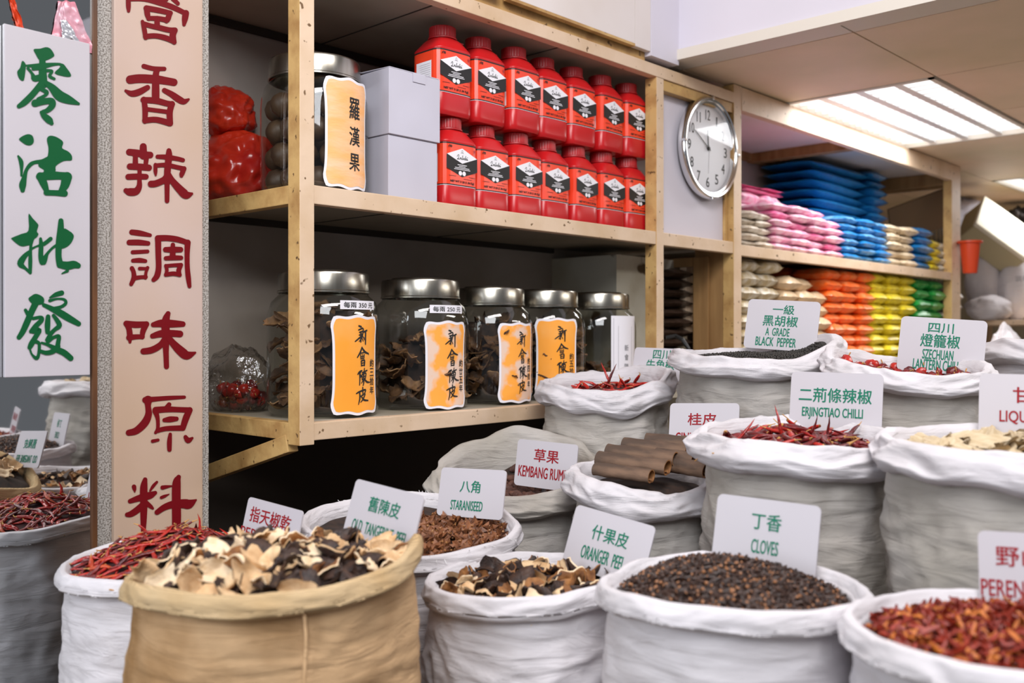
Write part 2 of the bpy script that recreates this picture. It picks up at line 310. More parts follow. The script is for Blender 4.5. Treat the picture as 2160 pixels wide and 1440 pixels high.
def text2d(body, offset=0., shear=0.):
    key = (body, offset, shear)
    if key in TXT: return TXT[key]
    c = bpy.data.curves.new('t', 'FONT'); c.body = body; c.resolution_u = 3; c.offset = offset; c.shear = shear; c.fill_mode = 'FRONT'
    o = bpy.data.objects.new('t', c); COL.objects.link(o); dg = bpy.context.evaluated_depsgraph_get()
    me = bpy.data.meshes.new_from_object(o.evaluated_get(dg)); vs = [(v.co.x, v.co.y) for v in me.vertices]; fs = [tuple(p.vertices) for p in me.polygons]
    bpy.data.objects.remove(o); bpy.data.curves.remove(c); bpy.data.meshes.remove(me)
    x0 = min(v[0] for v in vs); x1 = max(v[0] for v in vs); y0 = min(v[1] for v in vs); y1 = max(v[1] for v in vs)
    vs = [((x - x0) / (x1 - x0) - .5, (y - y0) / (y1 - y0) - .5) for x, y in vs]      # unit box round 0,0
    TXT[key] = (vs, fs, (x1 - x0) / (y1 - y0)); return TXT[key]
def put_text(mb, body, fn, w, h, mi=0, offset=0., shear=0.):
    """lettering set into w x h; offset thickens the strokes by shifted copies (share of the height)"""
    vs, fs, _ = text2d(body, 0., shear); d = offset * h
    o0 = Vector(fn(0, 0)); nn = (Vector(fn(.001, 0)) - o0).cross(Vector(fn(0, .001)) - o0).normalized()
    for k, (dx, dy) in enumerate(((-d, 0), (d, 0), (0, d * .7), (0, -d * .7)) if offset else ((0, 0),)): mb.add([Vector(fn(x * (w - 2 * d) + dx, y * (h - 1.4 * d) + dy)) + nn * (.00004 * k) for x, y in vs], fs, mi)
# ------------------------------------------------------------------ the setting
Y0 = 1.8
def Z(dz): return EYE + dz
ZMT, ZMB, ZLT, ZLB, ZBB, ZBT, ZC = Z(.335), Z(.293), Z(-.198), Z(-.238), Z(.838), Z(.876), Z(.91)
YB = 2.35
XP1a, XP1b = Xat(632, Y0), Xat(663, Y0)
XP2a, XP2b = Xat(1385, Y0), Xat(1400, Y0)
XP3a, XP3b = Xat(1548, Y0), Xat(1564, Y0)
XP4a, XP4b = Xat(2008, Y0), Xat(2026, Y0)
struct('floor', MB().box((-3, -4, -.05), (10, 5, 0)), M['floor'], smooth=False)
struct('wall_back', MB().box((.4, YB, 0), (4.80, YB + .12, 3.2)), M['innerwall'], smooth=False)
struct('trim_5', MB().box((.4, YB - .012, 0), (4.79, YB - .001, ZLB - .002)), M['stage'], smooth=False)['label'] = 'dark stained lower wall under the shelf'  # dark panel: the shade under the shelf is put into the wall colour
struct('wall_far', MB().box((9.5, -4, 0), (9.6, 5, 3.2)), M['farwall'], smooth=False)
struct('wall_rear', MB().box((4.80, 4.5, 0), (9.6, 4.6, 3.2)), M['farwall'], smooth=False)
# concrete column with peeling paint inside the shelf
mb = MB(); mb.box((2.72, 2.05, 0), (3.17, YB, ZMB - .012)); struct('trim_1', mb, M['peelwall'], smooth=False)['label'] = 'concrete column with peeling paint behind the shelf'
# terrazzo pillar
mb = MB(); mb.box((Xat(203, 2.0), 2.0, 0), (Xat(440, 2.0), YB, 3.0)); struct('wall_left', mb, M['terrazzo'], smooth=False)
# ceiling: tiles with dark joints, two openings for the light panels
mb = MB(); mb.box((2.73, -3, ZC + .085), (9.5, 4.5, ZC + .10), 1)
XS = [2.72, 2.82, 3.50, 4.20, 4.75, 5.42, 6.10, 6.70, 7.30, 7.95, 8.6, 9.5]; YS = [-3, -2.4, -1.8, -1.2, -.57, .03, .63, 1.235, 1.84, 2.45, 3.05, 3.65, 4.5]
for i in range(len(XS) - 1):
    for j in range(len(YS) - 1):
        if YS[j] == 1.235 and (3.4 < XS[i] < 4.7 or 6.0 < XS[i] < 7.2): continue
        g = .003; mb.box((XS[i] + g, YS[j] + g, ZC), (XS[i + 1] - g, YS[j + 1] - g, ZC + .014), 2 if i == 0 else 0)
struct('ceiling', mb, [M['ceil'], M['seam'], M['ceil_edge']], smooth=False)
# white bulkhead where the lowered ceiling begins
mb = MB(); mb.box((2.70, -3, ZC), (2.72, Y0 - .005, 3.4)); mb.box((2.690, -3, ZC - .004), (2.722, Y0 - .004, ZC + .030), 1)
struct('trim_2', mb, [M['lamwhite'], M['ceil_edge']], smooth=False)
struct('trim_3', MB().box((Xat(1362, Y0), Y0 - .022, ZC - .02), (2.70, Y0 + .05, 3.4)), M['lamwhite'], smooth=False)
def light_panel(x0, x1, label):
    y0, y1 = 1.245, 1.83; t = thing('ceiling_light', label, 'ceiling light', ((x0 + x1) / 2, (y0 + y1) / 2, ZC + .05), 'recessed ceiling light panels')
    mb = MB(); w = .018
    for a, b in (((x0, y0, ZC - .004), (x1, y0 + w, ZC + .07)), ((x0, y1 - w, ZC - .004), (x1, y1, ZC + .07)), ((x0, y0, ZC - .004), (x0 + w, y1, ZC + .07)), ((x1 - w, y0, ZC - .004), (x1, y1, ZC + .07))): mb.box(a, b)
    link('frame', mb.mesh('light_frame', M['ceil_edge'], False), t)
    link('diffuser', MB().box((x0 + w, y0 + w, ZC + .045), (x1 - w, y1 - w, ZC + .06)).mesh('light_diffuser', M['tube'], False), t)
    mb = MB(); n = 19
    for k in range(1, n): x = x0 + (x1 - x0) * k / n; mb.box((x - .004, y0 + w, ZC + .008), (x + .004, y1 - w, ZC + .034))
    for k in range(1, 4): y = y0 + (y1 - y0) * k / 4; mb.box((x0 + w, y - .016, ZC + .006), (x1 - w, y + .016, ZC + .036))
    link('louvre', mb.mesh('light_louvre', M['louver'], False), t)
    area('panel_lamp', ((x0 + x1) / 2, (y0 + y1) / 2, ZC - .012), ((x0 + x1) / 2, (y0 + y1) / 2, 0), x1 - x0 - .1, y1 - y0 - .1, 17, (.97, .98, 1.0))
light_panel(3.50, 4.75, 'bright ceiling light panel right beside the wall clock')
light_panel(6.10, 7.30, 'farther ceiling light panel over the white sacks, half cut by the right edge')
# low platform under the sacks
struct('trim_4', MB().box((.25, -.35, 0), (3.4, YB - .01, .45)), M['stage'], smooth=False)['label'] = 'low dark platform under the sacks'
# ------------------------------------------------------------------ mirror and the hanging boards
MN = (RV * -.749 + FV * .6626); MD = (RV * .6626 + FV * .749)          # mirror: normal (away from viewer) and run
MP0 = CAM + ray(197, HZ) * 1.953
def onmirror(px, py, off=0.): return onplane(px, py, MP0 - MN * off, MN)
def prism(mb, pts, n, th, mi=0):
    """flat outline pts (world) pushed back by th along n"""
    k = len(pts); vs = list(pts) + [p + n * th for p in pts]
    fs = [tuple(range(k)), tuple(range(2 * k - 1, k - 1, -1))] + [(i, i + k, (i + 1) % k + k, (i + 1) % k) for i in range(k)]
    mb.add(vs, fs, mi)
mt = thing('wall_mirror', 'tall wall mirror in brown frame left of the grey pillar', 'mirror', onmirror(100, 1440))
z0, z1 = .45, 2.75
def mcol(px): p = onmirror(px, HZ); return Vector((p.x, p.y, 0))
a, b = mcol(-130), mcol(192)
mb = MB(); prism(mb, [a + ZV * z0, b + ZV * z0, b + ZV * z1, a + ZV * z1], MN, .006); link('glass', mb.mesh('mirror_glass', M['mirror'], False), mt)
b2 = mcol(203.5); mb = MB(); prism(mb, [b + ZV * z0 - MN * .006, b2 + ZV * z0 - MN * .006, b2 + ZV * z1 - MN * .006, b + ZV * z1 - MN * .006], MN, .03); link('frame', mb.mesh('mirror_frame', M['framebrown'], False, bevel=.002), mt)

def lettering(name, items, sc, ox, oy, fn, m, parent):
    mb = MB()
    c0 = fn(ox, oy); nn = (fn(ox + 1, oy) - c0).cross(c0 - fn(ox, oy + 1)).normalized()
    for poly, lay in glyph_polys(items):
        pts = [fn(ox + x / sc, oy + y / sc) + nn * (.00006 * lay) for x, y in poly]; mb.add(pts, [tuple(range(len(pts)))])
    return link(name, mb.mesh(name, m, False), parent)
RED = {
 'ying': (10.8, 240, 0, [(330,-60,110,332,20,112,335,150,110,338,250,76), (330,-30,120,700,-10,90,1100,80,125,1350,165,125,1600,285,110), (1640,300,150,1620,430,140,1600,560,80), (1350,-30,110,1460,80,90), (850,-60,110,1000,-30,110,1200,-10,90),
   (750,190,130,765,320,130,795,430,90), (740,185,130,1000,230,125,1290,295,110), (1275,300,120,1230,430,130,1200,480,100), (790,415,105,1000,420,110,1200,455,120), (985,420,120,985,600,130), (650,490,80,690,650,110,725,860,100), (680,540,110,850,590,110,1000,620,120,1250,680,120,1390,680,110), (1390,690,130,1340,800,150,1375,960,110), (720,830,120,950,815,115,1200,870,125,1380,960,100)]),
 'xiang': (9, 240, 120, [(570,175,90,750,220,90,960,225,80), (830,240,105,800,330,120,795,600,145,795,800,145), (310,430,160,500,410,165,800,425,160,1000,455,145,1140,480,140), (640,580,100,480,665,125,340,695,115,225,640,50), (960,635,95,1100,710,115,1230,800,130,1330,845,110,1420,805,45), (570,800,95,595,1000,110,590,1220,95), (560,815,110,800,830,120,1000,880,110,1110,895,105), (1105,890,110,1060,1050,120,1070,1260,110), (620,990,80,1050,1045,80), (590,1205,110,800,1190,110,1060,1255,120)]),
 'la': (9, 240, 290, [(560,170,130,560,340,150), (295,275,125,450,295,135,600,325,130,690,330,125), (410,330,95,410,520,105), (625,330,100,605,520,85), (305,548,118,500,555,125,665,572,120), (275,745,112,450,738,115,610,742,105), (490,560,80,487,800,85,480,930,110,420,1020,140,300,1030,145,230,1005,95), (830,362,78,1000,370,95,1200,400,85,1310,427,80), (1045,250,95,1045,350,128,1020,600,128,1010,850,125), (1010,850,100,1010,1200,88), (790,530,80,1000,520,85,1200,562,85,1330,590,85), (788,515,70,790,640,75,795,715,36), (1330,590,95,1290,690,95,1282,725,70), (1000,700,80,950,800,120,800,870,125,705,880,125), (1050,700,80,1110,820,115,1250,980,150,1370,1085,160,1480,1065,50)]),
 'tiao': (9, 240, 470, [(345,175,105,500,195,108,690,232,68), (295,370,105,480,370,110,650,387,88), (360,555,78,640,540,72), (365,715,76,490,708,92,600,722,72), (345,860,85,375,930,85,380,1040,95,330,1160,76), (380,1050,88,500,1030,75,610,1025,70), (640,850,68,610,940,58,600,1040,68), (490,865,68,620,865,58), (840,290,118,845,600,110,850,850,110,820,1000,112,755,1078,84), (835,290,116,1000,285,112,1200,310,110,1400,372,95), (1400,372,116,1390,600,98,1395,850,95,1415,1050,98,1435,1200,74), (1120,415,84,1115,640,118), (980,505,98,1120,505,112,1265,505,102), (985,670,80,1130,660,92,1275,660,82), (985,810,66,1005,900,70,980,990,60), (985,815,68,1150,800,68,1275,795,76), (1270,810,76,1228,900,95,1245,980,78), (985,980,76,1130,960,82,1250,985,76)]),
 'wei': (9, 240, 640, [(240,375,105,290,480,108,305,600,108,308,730,56), (240,380,115,420,400,125,620,388,104), (620,388,108,555,520,108,540,640,78), (290,645,112,420,630,96,545,628,88), (1030,190,95,985,330,150,985,600,152,990,900,110,1000,1195,98), (750,400,94,900,375,145,1100,380,145,1310,388,104), (735,615,96,900,570,135,1100,565,130,1255,575,125), (950,680,90,880,790,118,720,880,125,562,905,116), (1040,640,100,1130,760,135,1270,900,172,1390,980,165,1545,930,40)]),
 'yuan': (9, 240, 820, [(600,210,120,800,190,92,1050,170,82,1340,155,62), (650,215,175,650,320,112,660,480,130,590,640,148,430,790,135,285,830,115), (1050,295,86,980,370,76), (795,400,124,1000,385,116,1200,390,102,1440,400,104), (790,420,116,832,560,78,835,740,68,792,830,56), (1440,400,114,1370,550,126,1310,740,108), (830,790,88,1000,750,92,1310,740,106), (960,590,78,1070,575,112,1190,565,82), (1070,860,66,1055,1000,94,1055,1150,84), (735,990,66,840,967,56), (1360,910,76,1410,975,108,1490,930,44)]),
 'liao': (9, 240, 990, [(385,325,86,395,380,68,400,432,16), (595,190,86,570,350,142,570,700,138,565,1000,114,560,1200,82), (820,235,46,750,310,62,690,400,38), (310,600,86,500,535,125,680,490,136,785,440,76), (570,640,100,450,760,125,330,840,115,255,855,88), (600,620,100,700,700,76,740,735,46), (925,340,82,1000,325,62,1100,310,26), (900,530,56,960,505,58,1050,465,16), (820,810,96,950,720,116,1100,665,138,1300,645,168,1430,650,176,1560,575,34), (1230,140,86,1190,260,158,1185,600,168,1190,900,172,1180,1220,156)])}
GREEN = {
 'ling': (8, 0, 90, [('P', (570,110,680,100,770,75,850,100,915,200,890,245,770,300,670,300,600,190)), (715,290,105,720,500,135,730,700,145), ('P', (375,305,435,365,430,470,410,610,380,645,320,600,290,490,340,420)), (440,385,28,560,390,66,720,390,96,900,365,56,1010,360,40), ('P', (930,342,1060,355,1120,420,1190,520,1190,570,1090,570,920,512,1020,400)), (470,430,50,540,520,50,580,600,106,650,590,106), (560,440,60,700,430,56), (790,470,56,880,480,46,835,560,56,915,610,46), (690,700,108,560,860,108,420,1000,108,320,1070,76), (780,680,78,880,760,125,1000,890,172,1150,960,145,1325,1030,44), (700,790,56,780,830,78,770,880,56,640,950,56), (590,1020,125,740,990,108,870,985,108,880,1060,108,800,1140,86,720,1160,56), (690,1170,46,740,1230,98,830,1310,118,870,1360,66)]),
 'gu': (9, 0, 270, [('P', (360,210,430,150,530,115,610,140,640,210,635,280,580,325,500,320,420,270)), (345,530,36,400,640,86,410,780,60,405,900,40), (430,1180,86,430,1080,136,460,950,98,500,800,68,580,690,78,680,645,70,800,640,100,930,620,180), ('P', (900,180,950,145,1050,160,1170,230,1200,290,1180,380,1290,440,1350,500,1370,560,1350,615,1210,625,1060,720,1045,830,840,840,830,790,730,720,760,620,860,570,905,530,920,380,892,250)), (760,910,145,830,1050,145,900,1230,80), (750,920,136,950,900,165,1150,905,145,1260,920,165), (1270,930,195,1230,1080,168,1170,1180,118), (880,1225,108,1050,1230,106,1225,1240,124)]),
 'pi': (9, 0, 440, [('P', (555,95,620,180,720,290,725,340,700,430,730,480,700,540,650,580,610,690,560,690,430,715,340,680,220,575,240,545,400,480,540,415,540,150)), (590,650,58,580,800,58,575,1000,78,575,1215,60), (580,800,58,470,900,98,390,1040,128,480,1130,58,570,1205,66), (600,760,46,680,720,36,760,690,46), (770,570,56,780,700,86,775,900,98,810,1020,116,850,950,106,900,850,58,1000,740,48,1080,690,58), (830,670,76,900,620,76,960,570,76), (1155,230,96,1150,400,126,1120,650,126,1110,900,116,1140,1060,136), ('P', (1200,380,1320,425,1385,480,1400,540,1350,650,1260,730,1150,750,1120,600)), (1150,1060,136,1280,1080,156,1400,1060,146,1480,1080,106), (1175,1230,24,1280,1180,56)]),
 'fa': (8, 0, 600, [('P', (600,155,690,185,745,240,730,320,640,340,540,320,480,240,530,190)), (620,280,116,540,440,108,450,650,108,380,800,98,320,890,80), (430,430,56,470,500,68), (1040,140,86,940,170,76,840,220,26), (840,270,56,960,240,36,1080,250,46,1110,310,56,1040,370,56,920,400,56), (740,345,66,860,400,86,1000,470,116,1150,560,118,1325,660,86), (560,570,56,690,550,56,700,600,78,600,700,86,520,790,66), (560,780,96,660,770,86,600,880,86,530,1000,96,500,1060,76), (600,960,66,660,1000,56,650,1180,56,610,1240,66,540,1180,36,510,1110,36), (810,540,76,800,680,96,800,800,76), (900,520,56,960,600,76,1000,690,86,920,760,66,860,820,76), (840,860,76,800,950,86,900,890,56,990,870,66,980,970,76,960,1080,86), (700,980,36,820,1020,56,950,1090,96,1080,1150,106,1190,1240,96), (680,1120,56,780,1150,76,900,1120,86,980,1040,76)])}
YS_ = 1.985
rs = thing('hanging_signboard', 'tall cream signboard with red calligraphy on the grey pillar', 'signboard', onY(335, 1185, YS_))
mb = MB(); x0, x1 = Xat(240.5, YS_), Xat(428, YS_); zt, zb = 2.62, onY(335, 1190, YS_).z
mb.box((x0, YS_, zb), (x1, YS_ + .014, zt)); link('board', mb.mesh('red_sign_board', M['acryl_red'], False, bevel=.0025), rs)
for k, (sc, ox, oy, it) in RED.items(): lettering('character', it, sc, ox, oy, lambda px, py: onY(px, py, YS_ - .0012), M['red_paint'], rs)
for px, py in ((257, 449), (414, 465)):
    c = onY(px, py, YS_); mb = MB().lathe([(0, -.004), (.006, -.004), (.0085, -.001), (.009, .0)], 14, mx=Matrix.Translation(c) @ Matrix.Rotation(-PI / 2, 4, 'X') @ Matrix.Diagonal((1, 1, -1, 1))); link('screw', mb.mesh('sign_screw', M['peel_mid'], True), rs)
gs = thing('hanging_signboard', 'white signboard with four green characters hung on the mirror', 'signboard', onmirror(100, 794, .012))
mb = MB(); prism(mb, [onmirror(10, 796, .012), onmirror(190, 790.5, .012), onmirror(189.5, 92, .012), onmirror(9, 49, .012)], MN, .010); link('board', mb.mesh('green_sign_board', M['acryl_white'], False, bevel=.0015), gs)
for k, (sc, ox, oy, it) in GREEN.items(): lettering('character', it, sc, ox, oy, lambda px, py: onmirror(px, py, .0130), M['green_paint'], gs)
# film scraps hanging over the white signboard
def crumple(mb, c, ax, ay, az, rx, ry, rz, n=26, seed=0, amp=.35, mi=0, fr=2.2):
    def f(u, v):
        a = 2 * PI * u; b = PI * (v - .5); d = ax * (math.cos(a) * math.cos(b)) * rx + ay * (math.sin(a) * math.cos(b)) * ry + az * math.sin(b) * rz
        q = Vector((math.cos(a) * math.cos(b), math.sin(a) * math.cos(b), math.sin(b)))
        k = 1 + amp * (noise.noise(q * fr + Vector((seed, 0, 0))) + .6 * abs(noise.noise(q * fr * 2.3 + Vector((0, seed, 0)))) + .3 * noise.noise(q * fr * 5 + Vector((0, 0, seed))) + .10 * abs(noise.noise(q * fr * 4.2 + Vector((seed, seed, 0)))))
        return c + d * k
    mb.grid(f, n * 2, n, mi, closed=True, flip=False); return mb
def film(q, off, amp, seed, m, name, label, cat):
    """a crumpled scrap of film stuck flat on the mirror; q = its four corners"""
    def f(u, v, o):
        px = (q[0][0] * (1 - u) + q[1][0] * u) * (1 - v) + (q[3][0] * (1 - u) + q[2][0] * u) * v + 5 * nz(u * 3, v * 3, seed); py = (q[0][1] * (1 - u) + q[1][1] * u) * (1 - v) + (q[3][1] * (1 - u) + q[2][1] * u) * v + 5 * nz(v * 3, u * 3, seed + 4)
        return onmirror(px, py, off + amp * abs(nz(u * 4, v * 4, seed)) + .5 * amp * abs(nz(u * 9, v * 9, seed + 2)) + o)
    mb = MB(); mb.grid(lambda u, v: f(u, v, .0), 22, 26); mb.grid(lambda u, v: f(u, v, -.0006), 22, 26, flip=True); solo(name, mb, M[m], label, cat, angle=40)
film(((122, 2), (158, 4), (200, 112), (106, 96)), .0015, .007, 3, 'pinkfilm', 'plastic_film', 'crumpled pink plastic film stuck above the white signboard', 'plastic film')
film(((128, 41), (140, 43), (168, 88), (132, 80)), .0092, .002, 8, 'silverfilm', 'foil_scrap', 'small silver foil scrap on the crumpled pink film', 'foil')
film(((17, -8), (28, -8), (52, 62), (34, 60)), .0015, .006, 5, 'basket', 'plastic_film', 'narrow orange film scrap at the top left corner above the signboard', 'plastic film')
# ------------------------------------------------------------------ shelving
sh = thing('wooden_shelf', 'cream painted wooden shelf holding jars and red jugs', 'shelf', (XP1a, Y0, ZLB))
def part(name, a, b, m, parent, bevel=.002): return link(name, MB().box(a, b).mesh(name, M[m], False, bevel=bevel), parent)
def post(xa, xb, za, zb, parent, dy=.045, m2='wood_side'):
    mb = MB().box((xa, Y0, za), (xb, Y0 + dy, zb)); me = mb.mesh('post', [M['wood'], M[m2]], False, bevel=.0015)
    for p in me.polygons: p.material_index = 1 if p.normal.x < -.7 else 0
    return link('post', me, parent)
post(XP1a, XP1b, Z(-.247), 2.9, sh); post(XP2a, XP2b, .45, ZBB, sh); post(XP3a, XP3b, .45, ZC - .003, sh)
for (zb, zt) in ((ZLB, ZLT), (ZMB, ZMT)):
    part('front_rail', (XP1b, Y0 + .002, zb), (XP2a, Y0 + .03, zt), 'wood', sh)
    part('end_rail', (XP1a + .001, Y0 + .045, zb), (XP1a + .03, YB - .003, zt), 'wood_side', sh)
    part('shelf_board', (XP1a + .03, Y0 + .03, zt - .016), (XP3a, YB - .004, zt - .001), 'under', sh, 0)
part('front_rail', (XP2b, Y0 + .002, ZMB), (XP3a, Y0 + .03, ZMT), 'wood', sh)
part('top_beam', (XP1b, Y0 - .002, ZBB), (XP3a, Y0 + .03, ZBT), 'wood', sh)
part('top_board', (XP1a, Y0 + .03, ZBB + .012), (XP3a, YB - .004, ZBB + .03), 'under', sh, 0)
mb = MB()
for x in (1.62, 2.12): mb.box((x, Y0 + .03, ZMT - .0175), (x + .004, YB - .01, ZMT - .015)); mb.box((x + .05, Y0 + .03, ZBB + .0105), (x + .054, YB - .01, ZBB + .013))
for z in (ZMT - .034, ZBB - .008): mb.box((XP1a + .03, YB - .02, z), (2.71, YB - .004, z + .018))
link('joint', mb.mesh('board_joints', M['seam'], False), sh)
a = Vector((XP1a + .014, Y0 + .05, Z(-.245))); b = onplane(443, 992, Vector((XP1a, 0, 0)), Vector((1, 0, 0))) + Vector((.014, .06, -.02)); d = (b - a).normalized()
mb = MB(); mb.box((-.014, 0, -.02), (.014, (b - a).length, .02), mx=Matrix.Translation(a) @ Matrix.Rotation(math.atan2(d.z, d.y), 4, 'X')); link('brace', mb.mesh('brace', M['wood_side'], False, bevel=.002), sh)
part('back_panel', (XP2b, Y0 + .034, ZMT), (XP3a, Y0 + .046, ZBB - .002), 'lamwhite', sh, 0)
part('panel_trim', (XP2b, Y0 + .004, ZBB - .036), (XP3a, Y0 + .034, ZBB - .001), 'wood_side', sh)
part('panel_trim', (XP3a - .022, Y0 + .024, ZMT), (XP3a - .001, Y0 + .034, ZBB - .036), 'wood_side', sh)
part('divider', (XP3a + .002, Y0 + .047, ZLT), (XP3b - .002, 1.965, ZMT - .02), 'raw_wood', sh, 0)
# packet shelf farther along
ps = thing('wooden_shelf', 'far wooden shelf stacked with coloured packets', 'shelf', (XP3b, Y0, ZLB))
post(XP4a, XP4b, 0, ZC - .003, ps)
for (zb, zt) in ((ZLB, ZLT), (ZMB - .004, ZMT - .006)):
    part('front_rail', (XP3b, Y0 + .002, zb), (XP4a, Y0 + .03, zt), 'wood', ps)
    part('shelf_board', (XP3b, Y0 + .03, zt - .016), (XP4a, YB - .004, zt - .001), 'under', ps, 0)
part('top_beam', (XP3b, Y0 - .002, Z(.82)), (XP4a, Y0 + .03, Z(.905)), 'wood', ps)
part('top_board', (XP3b, Y0 + .03, Z(.868)), (XP4b, YB - .004, Z(.88)), 'cream_panel', ps, 0)
part('cross_beam', (4.15, Y0 + .03, Z(.825)), (4.21, YB - .004, Z(.868)), 'raw_wood', ps)
part('cross_beam', (XP4a, Y0 + .045, Z(.80)), (XP4b, YB - .004, Z(.868)), 'raw_wood', ps)
part('rear_rail', (XP3b, YB - .03, Z(.83)), (XP4b, YB - .004, Z(.868)), 'raw_wood', ps)
# cupboard over the shelf
uc = thing('wall_cupboard', 'cream cupboard doors over the shelf of red jugs', 'cupboard', (XP1a, Y0, ZBT))
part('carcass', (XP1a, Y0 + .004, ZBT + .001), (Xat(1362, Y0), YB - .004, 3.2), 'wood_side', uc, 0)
for a, b in ((Xat(700, Y0), Xat(1046, Y0)), (Xat(1060, Y0), Xat(1329, Y0) - .004)):
    d = part('door', (a, Y0 - .022, Z(.908)), (b, Y0 - .004, 3.2), 'cream_panel', uc); part('edge_strip', (a, Y0 - .023, Z(.900)), (b, Y0 - .004, Z(.908)), 'wood_side', d, 0)
part('side_panel', (Xat(1329, Y0), Y0 - .020, ZC - .008), (Xat(1362, Y0) - .001, Y0 + .0, 3.2), 'cream_panel', uc)
# slatted rack beside the shelf and the peeling column: frame only
rk = thing('timber_rack', 'raw brown timber frame round the dark packets under the clock', 'rack', (Xat(1500, 2.0), 2.0, ZLT))
part('head', (XP3a - .012, 1.966, Z(.252)), (XP3a + .001, 2.335, ZMB - .006), 'raw_wood', rk); part('upright', (XP3a - .012, 1.90, ZLT), (XP3a + .001, 1.965, ZMB - .006), 'raw_wood', rk)
lt = MB().box((Xat(1448, 2.0), 2.0, Z(.01)), (Xat(1461, 2.0), 2.03, ZMB - .006)); solo('timber_batten', lt, M['wood'], 'narrow pale batten hanging beside the peeling column', 'batten', smooth=False)
